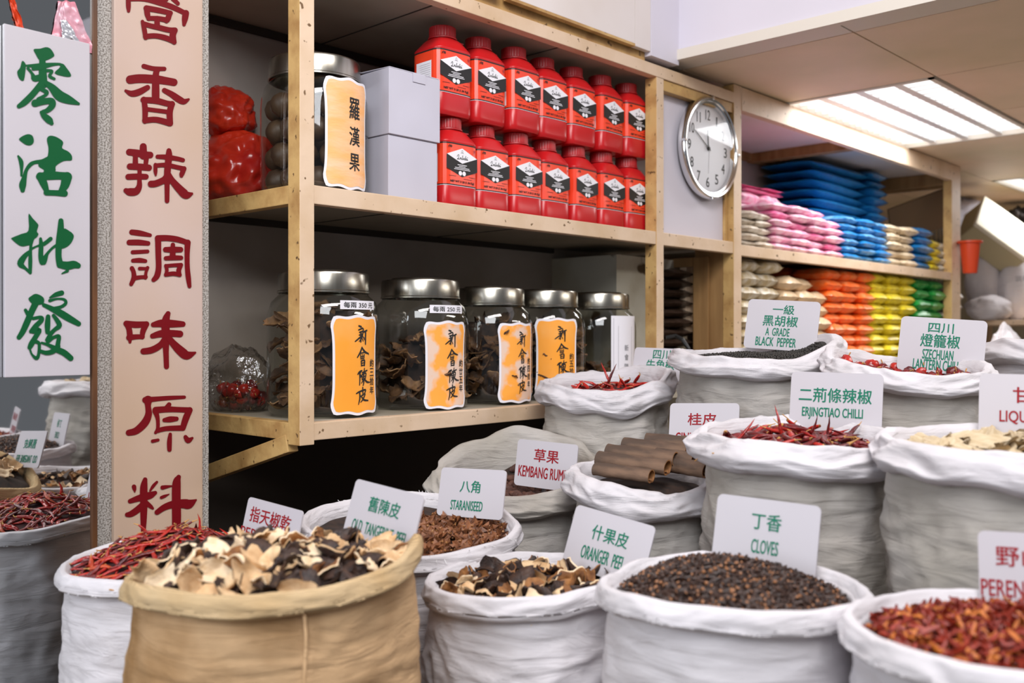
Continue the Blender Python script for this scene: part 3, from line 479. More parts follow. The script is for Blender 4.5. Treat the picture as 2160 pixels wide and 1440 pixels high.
# ------------------------------------------------------------------ sacks
def lerp_dz(tab, deg):
    if not tab: return 0.
    tab = sorted(tab); deg = (deg + 180) % 360 - 180
    ext = [(tab[-1][0] - 360, tab[-1][1])] + tab + [(tab[0][0] + 360, tab[0][1])]
    for (a, x), (b, y) in zip(ext, ext[1:]):
        if a <= deg <= b:
            t = (deg - a) / max(b - a, 1e-6); t = t * t * (3 - 2 * t); return x + (y - x) * t
    return 0.
SACKS = {}
def ridged(v): return 1 - 2 * abs(noise.noise(v))
def sack(key, label, pxl, pxr, py, t, cuff='hem', ch=.05, dz=None, bulge=.03, amp=.006, seed=0, m='cloth', mr=None, asp=1.0, zb=.452, fold=.008, dl=.18, lip=.007, N=150, taper=0.0):
    R = (pxr - pxl) / 2 / FPX * t - (.010 if cuff == 'hem' else .020); c = P((pxl + pxr) / 2, py, t); H = c.z - zb
    def rimz(fi): return lerp_dz(dz, math.degrees(fi)) + .004 * nz(math.cos(fi) * 2.2, math.sin(fi) * 2.2, seed + 9)
    def rad(fi): return R * (1 + .035 * nz(math.cos(fi) * 1.3, math.sin(fi) * 1.3, seed) + .012 * nz(math.cos(fi) * 5, math.sin(fi) * 5, seed + 3))
    def pt(fi, r, z): return (RV * (math.sin(fi) * r) - FV * (math.cos(fi) * r * asp) + ZV * z)
    SACKS[key] = dict(c=c, R=R, rimz=rimz, asp=asp)
    mb = MB(); nb = 116; amp *= 1.25
    def wr(fi, z, k):     # crease field, stronger away from the rim
        x, y = math.cos(fi), math.sin(fi)
        s1 = ridged(Vector((x * 1.1, y * 1.1, z * 25 + 1.4 * nz(x * 1.5, y * 1.5, seed + 5) + seed)))
        s2 = ridged(Vector((x * 2.6 + seed, y * 2.6, z * 15 + x * 2.2)))
        s3 = nz(x * 2.0, y * 2.0 + seed, z * 4)
        s4 = ridged(Vector((x * 5 + z * 5, y * 5, z * 44 + seed)))
        return amp * (.55 * s1 + .5 * s2 + .28 * s4) * k + amp * 1.5 * s3 * (.4 + .6 * k)
    def body(u, v):
        fi = u * 2 * PI - PI; rz = rimz(fi); r0 = rad(fi); ztop = rz - ch * .55
        if v < .80:
            s = 1 - (1 - v / .80) ** 1.55; z = -H + s * (ztop + H); near = min(1, max(0, (ztop - z) / .10))
            prof = 1 + bulge * math.sin(PI * min(1, (s * .9 + .08))) - .10 * max(0, 1 - s * 9) ** 2 + taper * (1 - s)
            return pt(fi, (r0 - .006) * prof + wr(fi, z, .25 + .75 * near), z)
        s = (v - .80) / .20                                        # inside lining, from the rim down
        r = r0 - .010 - .012 * s - .006 * math.sin(PI * s) + .004 * nz(math.cos(fi) * 4, math.sin(fi) * 4, s * 3 + seed) * s; z = rz - .004 - dl * s
        return pt(fi, r, z)
    mb.grid(body, N, nb, 0, closed=True)
    mb.f.append(tuple(range(N))[::-1]); mb.m.append(0)
    root = tag(link('sack', mb.mesh('sack_body', M[m], angle=180), mx=Matrix.Translation(c)), label, 'sack', 'sacks of dried goods')
    mb = MB()
    if cuff == 'hem': prof = [(-.016, -.060), (-.013, -.022), (-.009, -.002), (-.002, lip), (.006, lip - .002), (.011, -.006), (.012, -.020), (.012, -ch * .6), (.012, -ch * .85), (.010, -ch), (.002, -ch - .003), (-.006, -ch + .002)]
    else: prof = [(-.020, -.085), (-.018, -.035), (-.014, -.006), (-.004, lip + .005), (.008, lip + .004), (.018, -.004), (.024, -ch * .3), (.027, -ch * .55), (.024, -ch * .82), (.016, -ch * .98), (.005, -ch * 1.02), (-.008, -ch * .95)]
    # resample the profile finely so that creases show
    pr = []
    for i in range(len(prof) - 1):
        for k in range(4): pr.append((prof[i][0] + (prof[i + 1][0] - prof[i][0]) * k / 4, prof[i][1] + (prof[i + 1][1] - prof[i][1]) * k / 4, (i + k / 4) / (len(prof) - 1)))
    pr.append((*prof[-1], 1.))
    def cf(u, v):
        fi = u * 2 * PI - PI; a, b, s = pr[min(int(round(v * (len(pr) - 1))), len(pr) - 1)]; x, y = math.cos(fi), math.sin(fi)
        big = cuff != 'hem'
        hv = 1 + (.42 if big else .10) * nz(x * 1.7, y * 1.7, seed + 21) ; th = 1 + (.5 if big else .25) * nz(x * 2.3, y * 2.3, seed + 31)
        r = rad(fi) + (a if a < 0 else a * th); z = rimz(fi) + (b * hv if b < 0 else b)
        tw = b * 46 + 1.6 * nz(x * 1.6, y * 1.6, seed + 41); w = ridged(Vector((x * 1.7, y * 1.7, tw + seed))) * .62 + ridged(Vector((x * 3.4 + b * 9, y * 3.4, tw * 1.4 + seed))) * .34 + nz(x * 8, y * 8, b * 40 + seed) * .16
        k = fold * (1 if s > .25 else .35); q = math.sin(PI * min(1, max(0, s)))
        return pt(fi, r + w * k * q, z + w * k * .5 * (1 if .25 < s < .9 else .3))
    mb.grid(cf, N + 40, len(pr), 0, closed=True)
    link('rolled_rim' if cuff != 'hem' else 'folded_hem', mb.mesh('sack_rim', M[mr or m], angle=180), root, Matrix.Translation(c))
    return root
SK = {}
SK['A'] = sack('A', 'brown burlap sack heaped with dried tangerine peel', 282, 888, 1178, 1.45, 'hem', 0.022, [(0, -.007), (-20, -.005), (60, .006), (95, .026), (125, -.008), (150, -.035), (-90, -.022), (-130, -.03), (180, -.05), (25, -.004)], .035, .006, 1, 'burlap', 'burlap_rim', fold=.004, lip=.007)
SK['B'] = sack('B', 'white sack of shiny red chillies at the foot of the red signboard', 139, 552, 1178, 1.75, 'hem', 0.018, [(0, -.004), (-90, -.008), (180, .01)], .03, .0055, 2, 'cloth', fold=.004)
SK['C'] = sack('C', 'white sack of star anise with a frayed rim', 640, 1096, 1112, 1.95, 'hem', 0.022, [(0, -.020), (60, -.01), (90, .0), (130, .02), (180, .03), (-90, .02)], .03, .006, 3, 'cloth', fold=.006)
SK['D'] = sack('D', 'white sack of dark and pale orange peel in the front', 894, 1334, 1216, 1.64, 'hem', 0.027, [(0, .004), (-60, -.008), (-90, -.016), (180, -.004), (80, .0), (30, .010)], .09, .006, 4, 'cloth', fold=.007, taper=.08)
SK['E'] = sack('E', 'white sack heaped with cloves in the front', 1263, 1822, 1226, 1.36, 'hem', 0.022, [(0, .0), (90, -.012), (-90, -.010), (-120, -.018), (-150, -.012), (180, -.006), (-40, .004)], .01, .0055, 5, 'cloth', fold=.005, lip=.008)
SK['F'] = sack('F', 'white sack of orange red chilli bits cut by the bottom right corner', 1802, 2490, 1336, 1.1, 'hem', 0.022, [(-90, .0), (-30, .004), (0, .0), (180, -.006), (-140, -.004), (90, .0)], .01, .005, 6, 'cloth', fold=.005, lip=.008)
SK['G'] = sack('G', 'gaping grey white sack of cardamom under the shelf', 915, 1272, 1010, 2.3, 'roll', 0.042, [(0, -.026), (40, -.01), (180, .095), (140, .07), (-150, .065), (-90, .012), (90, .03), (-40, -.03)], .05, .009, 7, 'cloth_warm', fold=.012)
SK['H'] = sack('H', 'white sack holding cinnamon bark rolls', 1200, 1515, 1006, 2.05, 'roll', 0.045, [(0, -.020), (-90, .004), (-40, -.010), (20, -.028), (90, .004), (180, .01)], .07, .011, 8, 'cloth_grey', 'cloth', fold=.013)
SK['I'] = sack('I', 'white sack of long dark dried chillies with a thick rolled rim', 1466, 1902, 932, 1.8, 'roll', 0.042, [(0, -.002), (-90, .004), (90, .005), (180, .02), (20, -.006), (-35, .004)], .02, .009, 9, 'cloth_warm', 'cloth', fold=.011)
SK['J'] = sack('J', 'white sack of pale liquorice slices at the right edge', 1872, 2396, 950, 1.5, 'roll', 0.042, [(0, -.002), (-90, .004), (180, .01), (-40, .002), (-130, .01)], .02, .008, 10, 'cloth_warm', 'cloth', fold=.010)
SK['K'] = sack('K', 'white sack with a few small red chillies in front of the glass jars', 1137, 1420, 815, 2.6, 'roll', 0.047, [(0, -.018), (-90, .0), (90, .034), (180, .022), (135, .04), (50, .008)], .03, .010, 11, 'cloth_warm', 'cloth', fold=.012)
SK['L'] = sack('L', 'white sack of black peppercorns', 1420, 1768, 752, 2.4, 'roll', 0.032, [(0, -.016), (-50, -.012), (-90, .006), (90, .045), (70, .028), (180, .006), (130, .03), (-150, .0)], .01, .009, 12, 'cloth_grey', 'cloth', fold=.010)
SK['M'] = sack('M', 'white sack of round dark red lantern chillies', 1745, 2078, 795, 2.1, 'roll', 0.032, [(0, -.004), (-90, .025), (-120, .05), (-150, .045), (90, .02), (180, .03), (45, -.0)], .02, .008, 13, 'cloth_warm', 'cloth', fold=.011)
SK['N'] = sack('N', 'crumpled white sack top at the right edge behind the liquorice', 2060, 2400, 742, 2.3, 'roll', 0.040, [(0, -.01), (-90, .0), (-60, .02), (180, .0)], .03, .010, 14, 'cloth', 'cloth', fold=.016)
# centre seam down the burlap, frayed threads on the star anise sack
def on_sack(key, deg, dr, z):
    s = SACKS[key]; fi = math.radians(deg); return s['c'] + RV * (math.sin(fi) * (s['R'] + dr)) - FV * (math.cos(fi) * (s['R'] + dr) * s['asp']) + ZV * z
mb = MB(); pts = []
for k in range(40):
    z = -.022 - k * .0162; pts.append(on_sack('A', 23 + 1.2 * nz(k * .2, 0, 0), .0012 + .012 * math.sin(PI * min(1, (k / 39 * .9 + .05))), z))
mb.tube(pts, [.0024 + .0008 * nz(k * .9, 3, 0) for k in range(40)], 6); link('side_seam', mb.mesh('burlap_seam', M['burlap'], angle=180), SK['A'])
mb = MB()
for k in range(240):
    deg = R_.choice((R_.uniform(-62, 75), R_.uniform(150, 235))); s = SACKS['C']; p = on_sack('C', deg, .002 + R_.uniform(-.006, .006), s['rimz'](math.radians(deg)) + .002)
    o = (on_sack('C', deg, .05, 0) - on_sack('C', deg, 0, 0)).normalized(); L = R_.uniform(.006, .016); d1 = (o * R_.uniform(-.2, 1) + ZV * R_.uniform(-.6, .9) + RV * R_.uniform(-.5, .5)).normalized()
    mb.tube([p, p + d1 * L * .5, p + d1 * L + ZV * -.3 * L], .0006, 3, cap=False)
link('frayed_threads', mb.mesh('frayed_threads', M['thread']), SK['C'])
# ------------------------------------------------------------------ heaps
def heap_fn(key, drop, peak, kx=0., ky=0., nzamp=.006, pw=2., seed=0, nf=9.):
    s = SACKS[key]; Ri = s['R'] - .014
    def h(x, y):                       # x right, y away, sack-local; returns local z
        q = math.hypot(x, y / s['asp']) / Ri; fi = math.atan2(x, -y); g = max(0, 1 - q ** pw)
        rz = s['rimz'](fi) if q > .02 else 0
        if rz > 0 and key == 'A': rz *= .25
        return -drop + rz * min(1, q ** 3) + peak * g * (1 + kx * x / Ri + ky * y / Ri) + nzamp * nz(x * nf * 2, y * nf * 2, seed)
    return h, Ri
def heap(key, name, label, m, h, Ri, cat='heap'):
    s = SACKS[key]; mb = MB()
    def f(u, v):
        a = u * 2 * PI; q = v ** .8 * Ri * 1.0; x, y = math.sin(a) * q, -math.cos(a) * q * s['asp']; return RV * x + FV * y + ZV * (h(x, y) if v < .999 else h(x, y) - .004)
    mb.grid(f, 72, 26, 0, closed=True, flip=True)
    return tag(link(name, mb.mesh(name, M[m], angle=180), mx=Matrix.Translation(s['c'])), label, cat, kind='stuff')
def spots(Ri, n, mind, r_=R_, back=-.7, pxmax=None, tries=60, rmax=.95):
    out = []
    for _ in range(n * tries):
        a = r_.uniform(0, 2 * PI); q = math.sqrt(r_.random()) * rmax; x, y = q * math.cos(a), q * math.sin(a)
        if y > -back: continue
        if pxmax is not None and x > pxmax: continue
        x *= Ri; y *= Ri
        if all((x - p[0]) ** 2 + (y - p[1]) ** 2 > mind * mind for p in out): out.append((x, y))
        if len(out) >= n: break
    return out
def scatter(key, protos, pts, h, lift, tilt, label_fn, cat, group, name, sc=(.85, 1.15), roll=PI, flipp=.5, yaw=None):
    s = SACKS[key]; c = s['c']
    for i, (x, y) in enumerate(pts):
        e = .01; n = Vector((-(h(x + e, y) - h(x - e, y)) / (2 * e), -(h(x, y + e) - h(x, y - e)) / (2 * e), 1)).normalized(); nw = RV * n.x + FV * n.y + ZV * n.z
        me = R_.choice(protos); o = bpy.data.objects.new(name, me); COL.objects.link(o)
        q = nw.to_track_quat('Z', 'Y').to_matrix().to_4x4(); yw = R_.uniform(-PI, PI) if yaw is None else R_.gauss(*yaw)
        rot = q @ Matrix.Rotation(yw, 4, 'Z') @ Matrix.Rotation(R_.gauss(0, tilt), 4, 'X') @ Matrix.Rotation(R_.gauss(0, tilt), 4, 'Y')
        if R_.random() < flipp: rot = rot @ Matrix.Rotation(PI, 4, 'X')
        k = R_.uniform(*sc); p = c + RV * x + FV * y + ZV * (h(x, y) + lift * R_.uniform(.5, 1.5))
        o.matrix_basis = Matrix.Translation(p) @ rot @ Matrix.Scale(k, 4); lb = label_fn(me); tag(o, lb, cat, group if isinstance(group, str) else group(me))
def peel_mesh(name, seed, L, Wd, curl, curl2, th, mats):
    mb = MB(); nu, nv = 13, 9; top = []
    def f(u, v, o):
        x = (u - .5) * L; ang = v - .5; w = Wd * (.55 + .45 * math.sin(PI * min(1, max(0, u * .9 + .06)))) * (1 + .35 * nz(u * 3, seed, 0)); y = ang * w * (1 + .25 * nz(v * 3, seed, u * 2))
        x *= 1 + .25 * nz(v * 2.5, seed, 5)
        z = curl * (y / Wd) ** 2 * Wd * 2.2 + curl2 * (x / L) ** 2 * L * 1.6 + .18 * Wd * nz(u * 2.6, v * 2.6, seed) + .06 * Wd * nz(u * 7, v * 7, seed)
        return Vector((x + .15 * L * nz(u * 2, v * 2, seed + 7), y, z + o))
    mb.grid(lambda u, v: f(u, v, th / 2), nu, nv, 0); mb.grid(lambda u, v: f(u, v, -th / 2), nu, nv, 1, flip=True)
    k = nu * nv; rim = [i for i in range(nu)] + [j * nu + nu - 1 for j in range(1, nv)] + [(nv - 1) * nu + i for i in range(nu - 2, -1, -1)] + [j * nu for j in range(nv - 2, 0, -1)]
    for a, b in zip(rim, rim[1:] + rim[:1]): mb.f.append((a, a + k, b + k, b)); mb.m.append(0)
    zc = sum(v[2] for v in mb.v) / len(mb.v); mb.v = [(x, y, z - zc) for x, y, z in mb.v]
    return mb.mesh(name, [M[m] for m in mats], angle=60)
pale = [peel_mesh('peel_pale', s, .046 + .008 * (s % 3), .032 + .006 * (s % 2), (.5, .8, -.5, .65, .3)[s % 5], (.4, -.2, .5, .15)[s % 4], .0026, ('peel_in2' if s % 2 else 'peel_in', ('peel_in', 'peel_mid', 'peel_out')[s % 3])) for s in range(9)]
dark = [peel_mesh('peel_dark', s + 40, .044 + .006 * (s % 3), .032 + .005 * (s % 2), (.5, -.6, .7, .35)[s % 4], (.35, .1, -.3)[s % 3], .0024, ('peel_out', ('peel_out', 'peel_mid', 'peel_in')[s % 3])) for s in range(7)]
amber = [peel_mesh('peel_amber', s + 80, .046, .030, .5, .3, .0024, ('peel_mid', 'peel_out')) for s in range(3)]
h, Ri = heap_fn('A', .012, .024, -.45, -.2, .006, 1.7, 1); heap('A', 'peel_heap', 'heap under the loose tangerine peel in the burlap sack', 'heapdark', h, Ri)
def plab(where):
    return lambda me: ('pale curled piece of dried peel ' if 'pale' in me.name else 'amber brown piece of dried peel ' if 'amber' in me.name else 'blackish brown piece of dried peel ') + where
def pgrp(where): return lambda me: ('pale' if 'pale' in me.name else 'amber' if 'amber' in me.name else 'blackish') + ' peel pieces ' + where
scatter('A', pale * 2 + dark + amber, spots(Ri, 330, .0215, back=-.62), h, .010, .55, plab('heaped in the brown burlap sack'), 'dried peel', pgrp('in the burlap sack'), 'tangerine_peel', flipp=.22)
h, Ri = heap_fn('D', .024, .010, -.1, .3, .006, 1.8, 2); heap('D', 'peel_heap', 'heap under the loose orange peel in the white sack', 'heapdark', h, Ri)
scatter('D', pale + dark * 2 + amber * 2, spots(Ri, 170, .0225, back=-.75), h, .008, .6, plab('in the white orange peel sack'), 'dried peel', pgrp('in the white front sack'), 'orange_peel', flipp=.3)
# chillies
def chili_mesh(name, seed, L, r, bend, mats, stem=True, n=7, twist=.5):
    mb = MB(); pts = []; rad = []; K = 11
    for i in range(K):
        s = i / (K - 1); pts.append(((s - .5) * L, bend * L * math.sin(PI * s) * .5 + .05 * L * nz(s * 3, seed, 0), .05 * L * nz(s * 3, seed, 9)))
        rad.append(max(.0004, r * (.55 + .45 * math.sin(min(1, s * 3) * PI / 2)) * (1 - s ** 2.2) ** .8 * (1 + .22 * nz(s * 6, seed, 4))))
    mb.tube(pts, rad, n, 0)
    for i in range(len(mb.v)):      # collapse into a dried, ridged pod
        x, y, z = mb.v[i]; mb.v[i] = (x, y, z * .62 + .12 * r * nz(x * 160, y * 300, seed))
    if stem: a = Vector(pts[0]); mb.tube([a + Vector((.001, 0, 0)), a - Vector((L * .07, L * .02, -.001)), a - Vector((L * .16, L * .07 * (1 if seed % 2 else -1), -.002))], [r * .45, .0011, .0009], 5, 1)
    return mb.mesh(name, [M[m] for m in mats], angle=75)
ch_red = [chili_mesh('chilli_red', s, .052 + .005 * (s % 3), .0048, (.25, -.3, .45, .1)[s % 4], ('chili', 'stem')) for s in range(6)]
ch_drk = [chili_mesh('chilli_dark', s + 20, .054 + .006 * (s % 3), .0046, (.25, -.3, .45, .1)[s % 4], ('chili_dark', 'stem')) for s in range(5)]
ch_or = [chili_mesh('chilli_orange', s + 60, .05, .0046, .3, ('chili_or', 'stem')) for s in range(3)]
h, Ri = heap_fn('B', .010, .044, .3, .5, .005, 1.8, 3); heap('B', 'chilli_heap', 'heap under the loose red chillies by the red signboard', 'heapred', h, Ri)
scatter('B', ch_red * 2 + ch_drk * 2 + ch_or, spots(Ri, 290, .0142, back=-.8), h, .007, .22, lambda me: ('bright orange red' if 'orange' in me.name else 'dark red' if 'dark' in me.name else 'glossy red') + ' small dried chilli in the sack under the red signboard', 'dried chilli', lambda me: me.name.split('.')[0].replace('_', ' ') + ' pods in the left white sack', 'dried_chilli', flipp=.5)
def stick_up(key, name, px, py, me, label, group, t=None, lean=0.1, k=1.0):
    s = SACKS[key]; p = P(px, py, t or rf(s['c'])[1]); o = bpy.data.objects.new(name, me); COL.objects.link(o)
    o.matrix_basis = Matrix.Translation(p) @ Matrix.Rotation(TH - PI / 2, 4, 'Z') @ Matrix.Rotation(-PI / 2 + lean, 4, 'Y') @ Matrix.Scale(k, 4); tag(o, label, 'dried chilli', group)
stick_up('B', 'dried_chilli', 421, 1112, ch_red[0], 'red chilli sticking straight up in front of the red signboard', 'upright chillies', 1.80, -.15)
stick_up('B', 'dried_chilli', 330, 1138, ch_drk[1], 'dark chilli leaning up left of the upright red chilli', 'upright chillies', 1.80, .8)
lg = [chili_mesh('long_chilli', s + 90, .085 + .012 * (s % 3), .0078, (.2, -.25, .35)[s % 3], (('chili_dark', 'chili', 'chili_dark')[s % 3], 'stem')) for s in range(6)]
h, Ri = heap_fn('I', .022, .022, 0, .2, .006, 1.8, 4); heap('I', 'chilli_heap', 'heap under the long dark chillies', 'heapred', h, Ri)
scatter('I', lg, spots(Ri, 105, .020, back=-.85), h, .010, .25, lambda me: 'long dark red chilli lying in the sack with the thick rolled rim', 'dried chilli', 'long dark chillies', 'long_chilli', sc=(.8, 1.1))
for px, py, ln, lab in ((1642, 893, -.2, 'thin chilli standing highest, left of its white card'), (1718, 920, .15, 'dark chilli pointing up in front of the white card'), (1752, 920, -.05, 'chilli tip standing under the card lettering'), (1566, 913, .7, 'red chilli leaning on the left rim of its sack')):
    stick_up('I', 'long_chilli', px, py, R_.choice(lg), lab, 'upright long chillies', 1.82, ln, .75)
sm = [chili_mesh('small_chilli', s + 130, .06, .006, (.2, -.3)[s % 2], (('chili', 'chili_dark')[s % 2], 'stem')) for s in range(3)]
h, Ri = heap_fn('K', .034, .030, .1, .1, .004, 1.8, 5); heap('K', 'chilli_heap', 'heap under the small chillies beside the jars', 'heapred', h, Ri)
scatter('K', sm, spots(Ri, 60, .024, back=-.95), h, .008, .35, lambda me: 'small red chilli in the sack beside the jars', 'dried chilli', 'small chillies beside the jars', 'small_chilli')
stick_up('K', 'small_chilli', 1277, 785, sm[0], 'upright red chilli tip in the sack beside the jars', 'upright small chillies', 2.6, -.4); stick_up('K', 'small_chilli', 1290, 788, sm[1], 'second upright chilli leaning right beside the jars', 'upright small chillies', 2.6, .45)
# lantern chillies
def lantern(name, seed, m):
    mb = MB(); mb.lathe([(.0005, .014), (.005, .0155), (.010, .013), (.0135, .006), (.014, -.002), (.0115, -.009), (.006, -.0125), (.0005, -.0135)], 14)
    mb.v = [tuple(Vector(v) * (1 + .22 * noise.noise(Vector(v) * 90 + Vector((seed, 0, 0))))) for v in mb.v]; mb.tube([(0, 0, .014), (.001, 0, .019), (.004, 0, .024)], .0014, 5, 1)
    return mb.mesh(name, [M[m], M['stem']], angle=80)
ln = [lantern('lantern_chilli', s, 'chili_dark' if s % 2 else 'chili') for s in range(4)]
h, Ri = heap_fn('M', .020, .004, 0, .1, .004, 1.8, 6); heap('M', 'chilli_heap', 'heap under the round lantern chillies', 'heapred', h, Ri)
scatter('M', ln, spots(Ri, 110, .022, back=-.95), h, .008, .8, lambda me: 'round dark red lantern chilli in its white sack', 'dried chilli', 'lantern chillies', 'lantern_chilli')
# star anise
def anise(name, seed):
    mb = MB()
    for k in range(8):
        a = 2 * PI * k / 8 + .2 * nz(k, seed, 0); L = .0155 * (1 + .3 * nz(k * 1.7, seed, 3)); w = .0038; d = Vector((math.cos(a), math.sin(a), 0)); e = Vector((-d.y, d.x, 0)); up = .003 * nz(k, seed, 8)
        q = [d * .001, d * L * .55 + e * w + ZV * .003, d * L + ZV * (.002 + up), d * L * .55 - e * w + ZV * .003, d * L * .5 - ZV * .0045, d * L * .5 + ZV * .0008]
        mb.add(q, [(0, 4, 1), (1, 4, 2), (2, 4, 3), (3, 4, 0), (0, 1, 5), (1, 2, 5), (2, 3, 5), (3, 0, 5)], 0)
        if (k + seed) % 2: mb.lathe([(.0003, .0022), (.0016, .0012), (.0016, -.0004), (.0003, -.001)], 6, d * L * .52 + ZV * .0028, 1)
    mb.tube([(0, 0, -.001), (0, .002, -.009)], .0009, 4, 0)
    return mb.mesh(name, [M['anise'], M['seed']], False)
an = [anise('star_anise', s) for s in range(5)]
h, Ri = heap_fn('C', .020, .017, -.3, .2, .004, 1.8, 7); heap('C', 'anise_heap', 'heap under the loose star anise', 'heapdark', h, Ri)
scatter('C', an, [(x, y) for x, y in spots(Ri, 330, .0172, back=-.55) if x > -.55 * Ri][:295], h, .006, .7, lambda me: 'brown star anise pod heaped in the frayed white sack', 'star anise', 'star anise pods', 'star_anise', sc=(1.15, 1.5))
# cardamom
def carda(name, seed):
    mb = MB(); mb.lathe([(.0004, -.015), (.005, -.012), (.0085, -.004), (.0088, .003), (.006, .011), (.002, .0155), (.0004, .016)], 12, mx=Matrix.Rotation(PI / 2, 4, 'Y'))
    mb.v = [tuple(Vector(v) * (1 + .15 * noise.noise(Vector(v) * 120 + Vector((seed, 0, 0))))) for v in mb.v]; return mb.mesh(name, M['carda'], angle=80)
ca = [carda('cardamom_pod', s) for s in range(3)]
h, Ri = heap_fn('G', .075, .03, 0, 0, .004, 1.8, 8); heap('G', 'cardamom_heap', 'heap under the cardamom pods in the gaping sack', 'heapdark', h, Ri)
scatter('G', ca, [(x, y) for x, y in spots(Ri, 170, .018, back=-.9) if x > -.3 * Ri], h, .006, .3, lambda me: 'brown cardamom pod deep in the gaping sack', 'cardamom', 'cardamom pods', 'cardamom_pod', sc=(.9, 1.25))
# liquorice
def slice_mesh(name, seed):
    L, w = .062 + .012 * (seed % 3), .017; mb = MB()
    def f(u, v, o): x = (u - .5) * L; y = (v - .5) * w * 2 * math.sqrt(max(0, 1 - (2 * u - 1) ** 4) + .02) * (1 + .15 * nz(u * 4, seed, 0)); return Vector((x, y, .25 * L * (x / L) ** 2 * (1 if seed % 2 else -1) + .004 * nz(u * 4, v * 3, seed) + o))
    mb.grid(lambda u, v: f(u, v, .0009), 13, 6, 0); mb.grid(lambda u, v: f(u, v, -.0009), 13, 6, 0, flip=True); return mb.mesh(name, M['liq'], angle=60)
lq = [slice_mesh('liquorice_slice', s) for s in range(5)]
h, Ri = heap_fn('J', .024, .022, .3, .2, .006, 1.8, 9); heap('J', 'liquorice_heap', 'heap under the liquorice slices', 'liq', h, Ri)
scatter('J', lq, spots(Ri, 150, .018, back=-.8), h, .011, .35, lambda me: 'thin pale liquorice slice in the sack at the right edge', 'liquorice', 'liquorice slices', 'liquorice_slice', sc=(.8, 1.15))
# chilli bits: the 300 nearest one by one, the rest as one heap
def bit(name, seed, m):
    mb = MB(); L = .017 + .006 * (seed % 3); mb.grid(lambda u, v: Vector(((u - .5) * L, (v - .5) * .0065 * (1 - .6 * abs(2 * u - 1)), .002 * math.sin(v * PI) + .003 * nz(u * 3, v * 2, seed))), 6, 4); k = len(mb.v)
    mb.grid(lambda u, v: Vector(((u - .5) * L, (v - .5) * .0065 * (1 - .6 * abs(2 * u - 1)), .002 * math.sin(v * PI) + .003 * nz(u * 3, v * 2, seed) - .0009)), 6, 4, flip=True); return mb.mesh(name, M[m], angle=80)
bt = [bit('chilli_bit_red', s, 'bit_a') for s in range(4)]; bo = [bit('chilli_bit_orange', s + 9, 'bit_b') for s in range(2)]
h, Ri = heap_fn('F', .014, .024, .1, .2, .004, 1.8, 10)
s = SACKS['F']; mb = MB(); heapmb = mb
def f(u, v): a = u * 2 * PI; q = v ** .8 * Ri; x, y = math.sin(a) * q, -math.cos(a) * q; return RV * x + FV * y + ZV * h(x, y)
mb.grid(f, 72, 26, 2, closed=True, flip=True)
for (x, y) in spots(Ri, 1500, .0062, back=-.95, tries=14):
    me = R_.choice(bt + bt + bo); rot = Euler((R_.gauss(0, .5), R_.gauss(0, .5), R_.uniform(0, 6.3))).to_matrix(); p = RV * x + FV * y + ZV * (h(x, y) + R_.uniform(0, .006))
    mb.add([p + rot @ v.co for v in me.vertices], [tuple(q.vertices) for q in me.polygons], 1 if 'orange' in me.name else 0)
tag(link('chilli_bits', mb.mesh('chilli_bits', [M['bit_a'], M['bit_b'], M['heapred']], angle=80), mx=Matrix.Translation(s['c'])), 'mass of red and orange chilli bits in the bottom right sack', 'chilli bits', kind='stuff')
scatter('F', bt * 2 + bo * 2, [p for p in spots(Ri, 560, .0105, back=-.6, tries=30) if p[0] < .35 * Ri][:298], h, .008, .5, lambda me: ('orange' if 'orange' in me.name else 'red brown') + ' loose chilli bit on top of the bottom right sack', 'chilli bit', lambda me: ('orange' if 'orange' in me.name else 'red') + ' chilli bits on top', 'chilli_bit')
# cloves and peppercorns: nobody could count them
h, Ri = heap_fn('E', .014, .038, -.3, .2, .003, 1.75, 11); s = SACKS['E']; mb = MB()
mb.grid(lambda u, v: (lambda x, y: RV * x + FV * y + ZV * h(x, y))(math.sin(u * 2 * PI) * v ** .8 * Ri, -math.cos(u * 2 * PI) * v ** .8 * Ri), 72, 26, 0, closed=True, flip=True)
for (x, y) in spots(Ri, 3400, .0046, back=-.8, tries=12):
    rot = Euler((R_.gauss(0, .5), R_.gauss(PI / 2, .5), R_.uniform(0, 6.3))).to_matrix(); p = RV * x + FV * y + ZV * (h(x, y) + R_.uniform(-.001, .005)); a = rot @ Vector((0, 0, .0062))
    e1 = rot @ Vector((.0015, 0, 0)); e2 = rot @ Vector((0, .0015, 0)); big = 2.1
    vs = [p - a + e1, p - a + e2, p - a - e1, p - a - e2, p + a * .45 + e1 * 1.2, p + a * .45 + e2 * 1.2, p + a * .45 - e1 * 1.2, p + a * .45 - e2 * 1.2, p + a * .8 + e1 * big, p + a * .8 + e2 * big, p + a * .8 - e1 * big, p + a * .8 - e2 * big, p + a * 1.15]
    mb.add(vs[:12], [(0, 1, 5, 4), (1, 2, 6, 5), (2, 3, 7, 6), (3, 0, 4, 7), (0, 3, 2, 1), (4, 5, 9, 8), (5, 6, 10, 9), (6, 7, 11, 10), (7, 4, 8, 11)], 0)
    mb.add([vs[i] for i in (8, 9, 10, 11, 12)], [(0, 1, 4), (1, 2, 4), (2, 3, 4), (3, 0, 4)], 1 if R_.random() < .5 else 0)
tag(link('cloves', mb.mesh('cloves', [M['clove'], M['clovehead']], False), mx=Matrix.Translation(s['c'])), 'heap of dark brown cloves in the front white sack', 'cloves', kind='stuff')
h, Ri = heap_fn('L', .008, .016, -.3, .0, .003, 1.8, 12); s = SACKS['L']; mb = MB()
mb.grid(lambda u, v: (lambda x, y: RV * x + FV * y + ZV * h(x, y))(math.sin(u * 2 * PI) * v ** .8 * Ri, -math.cos(u * 2 * PI) * v ** .8 * Ri), 72, 22, 0, closed=True, flip=True)
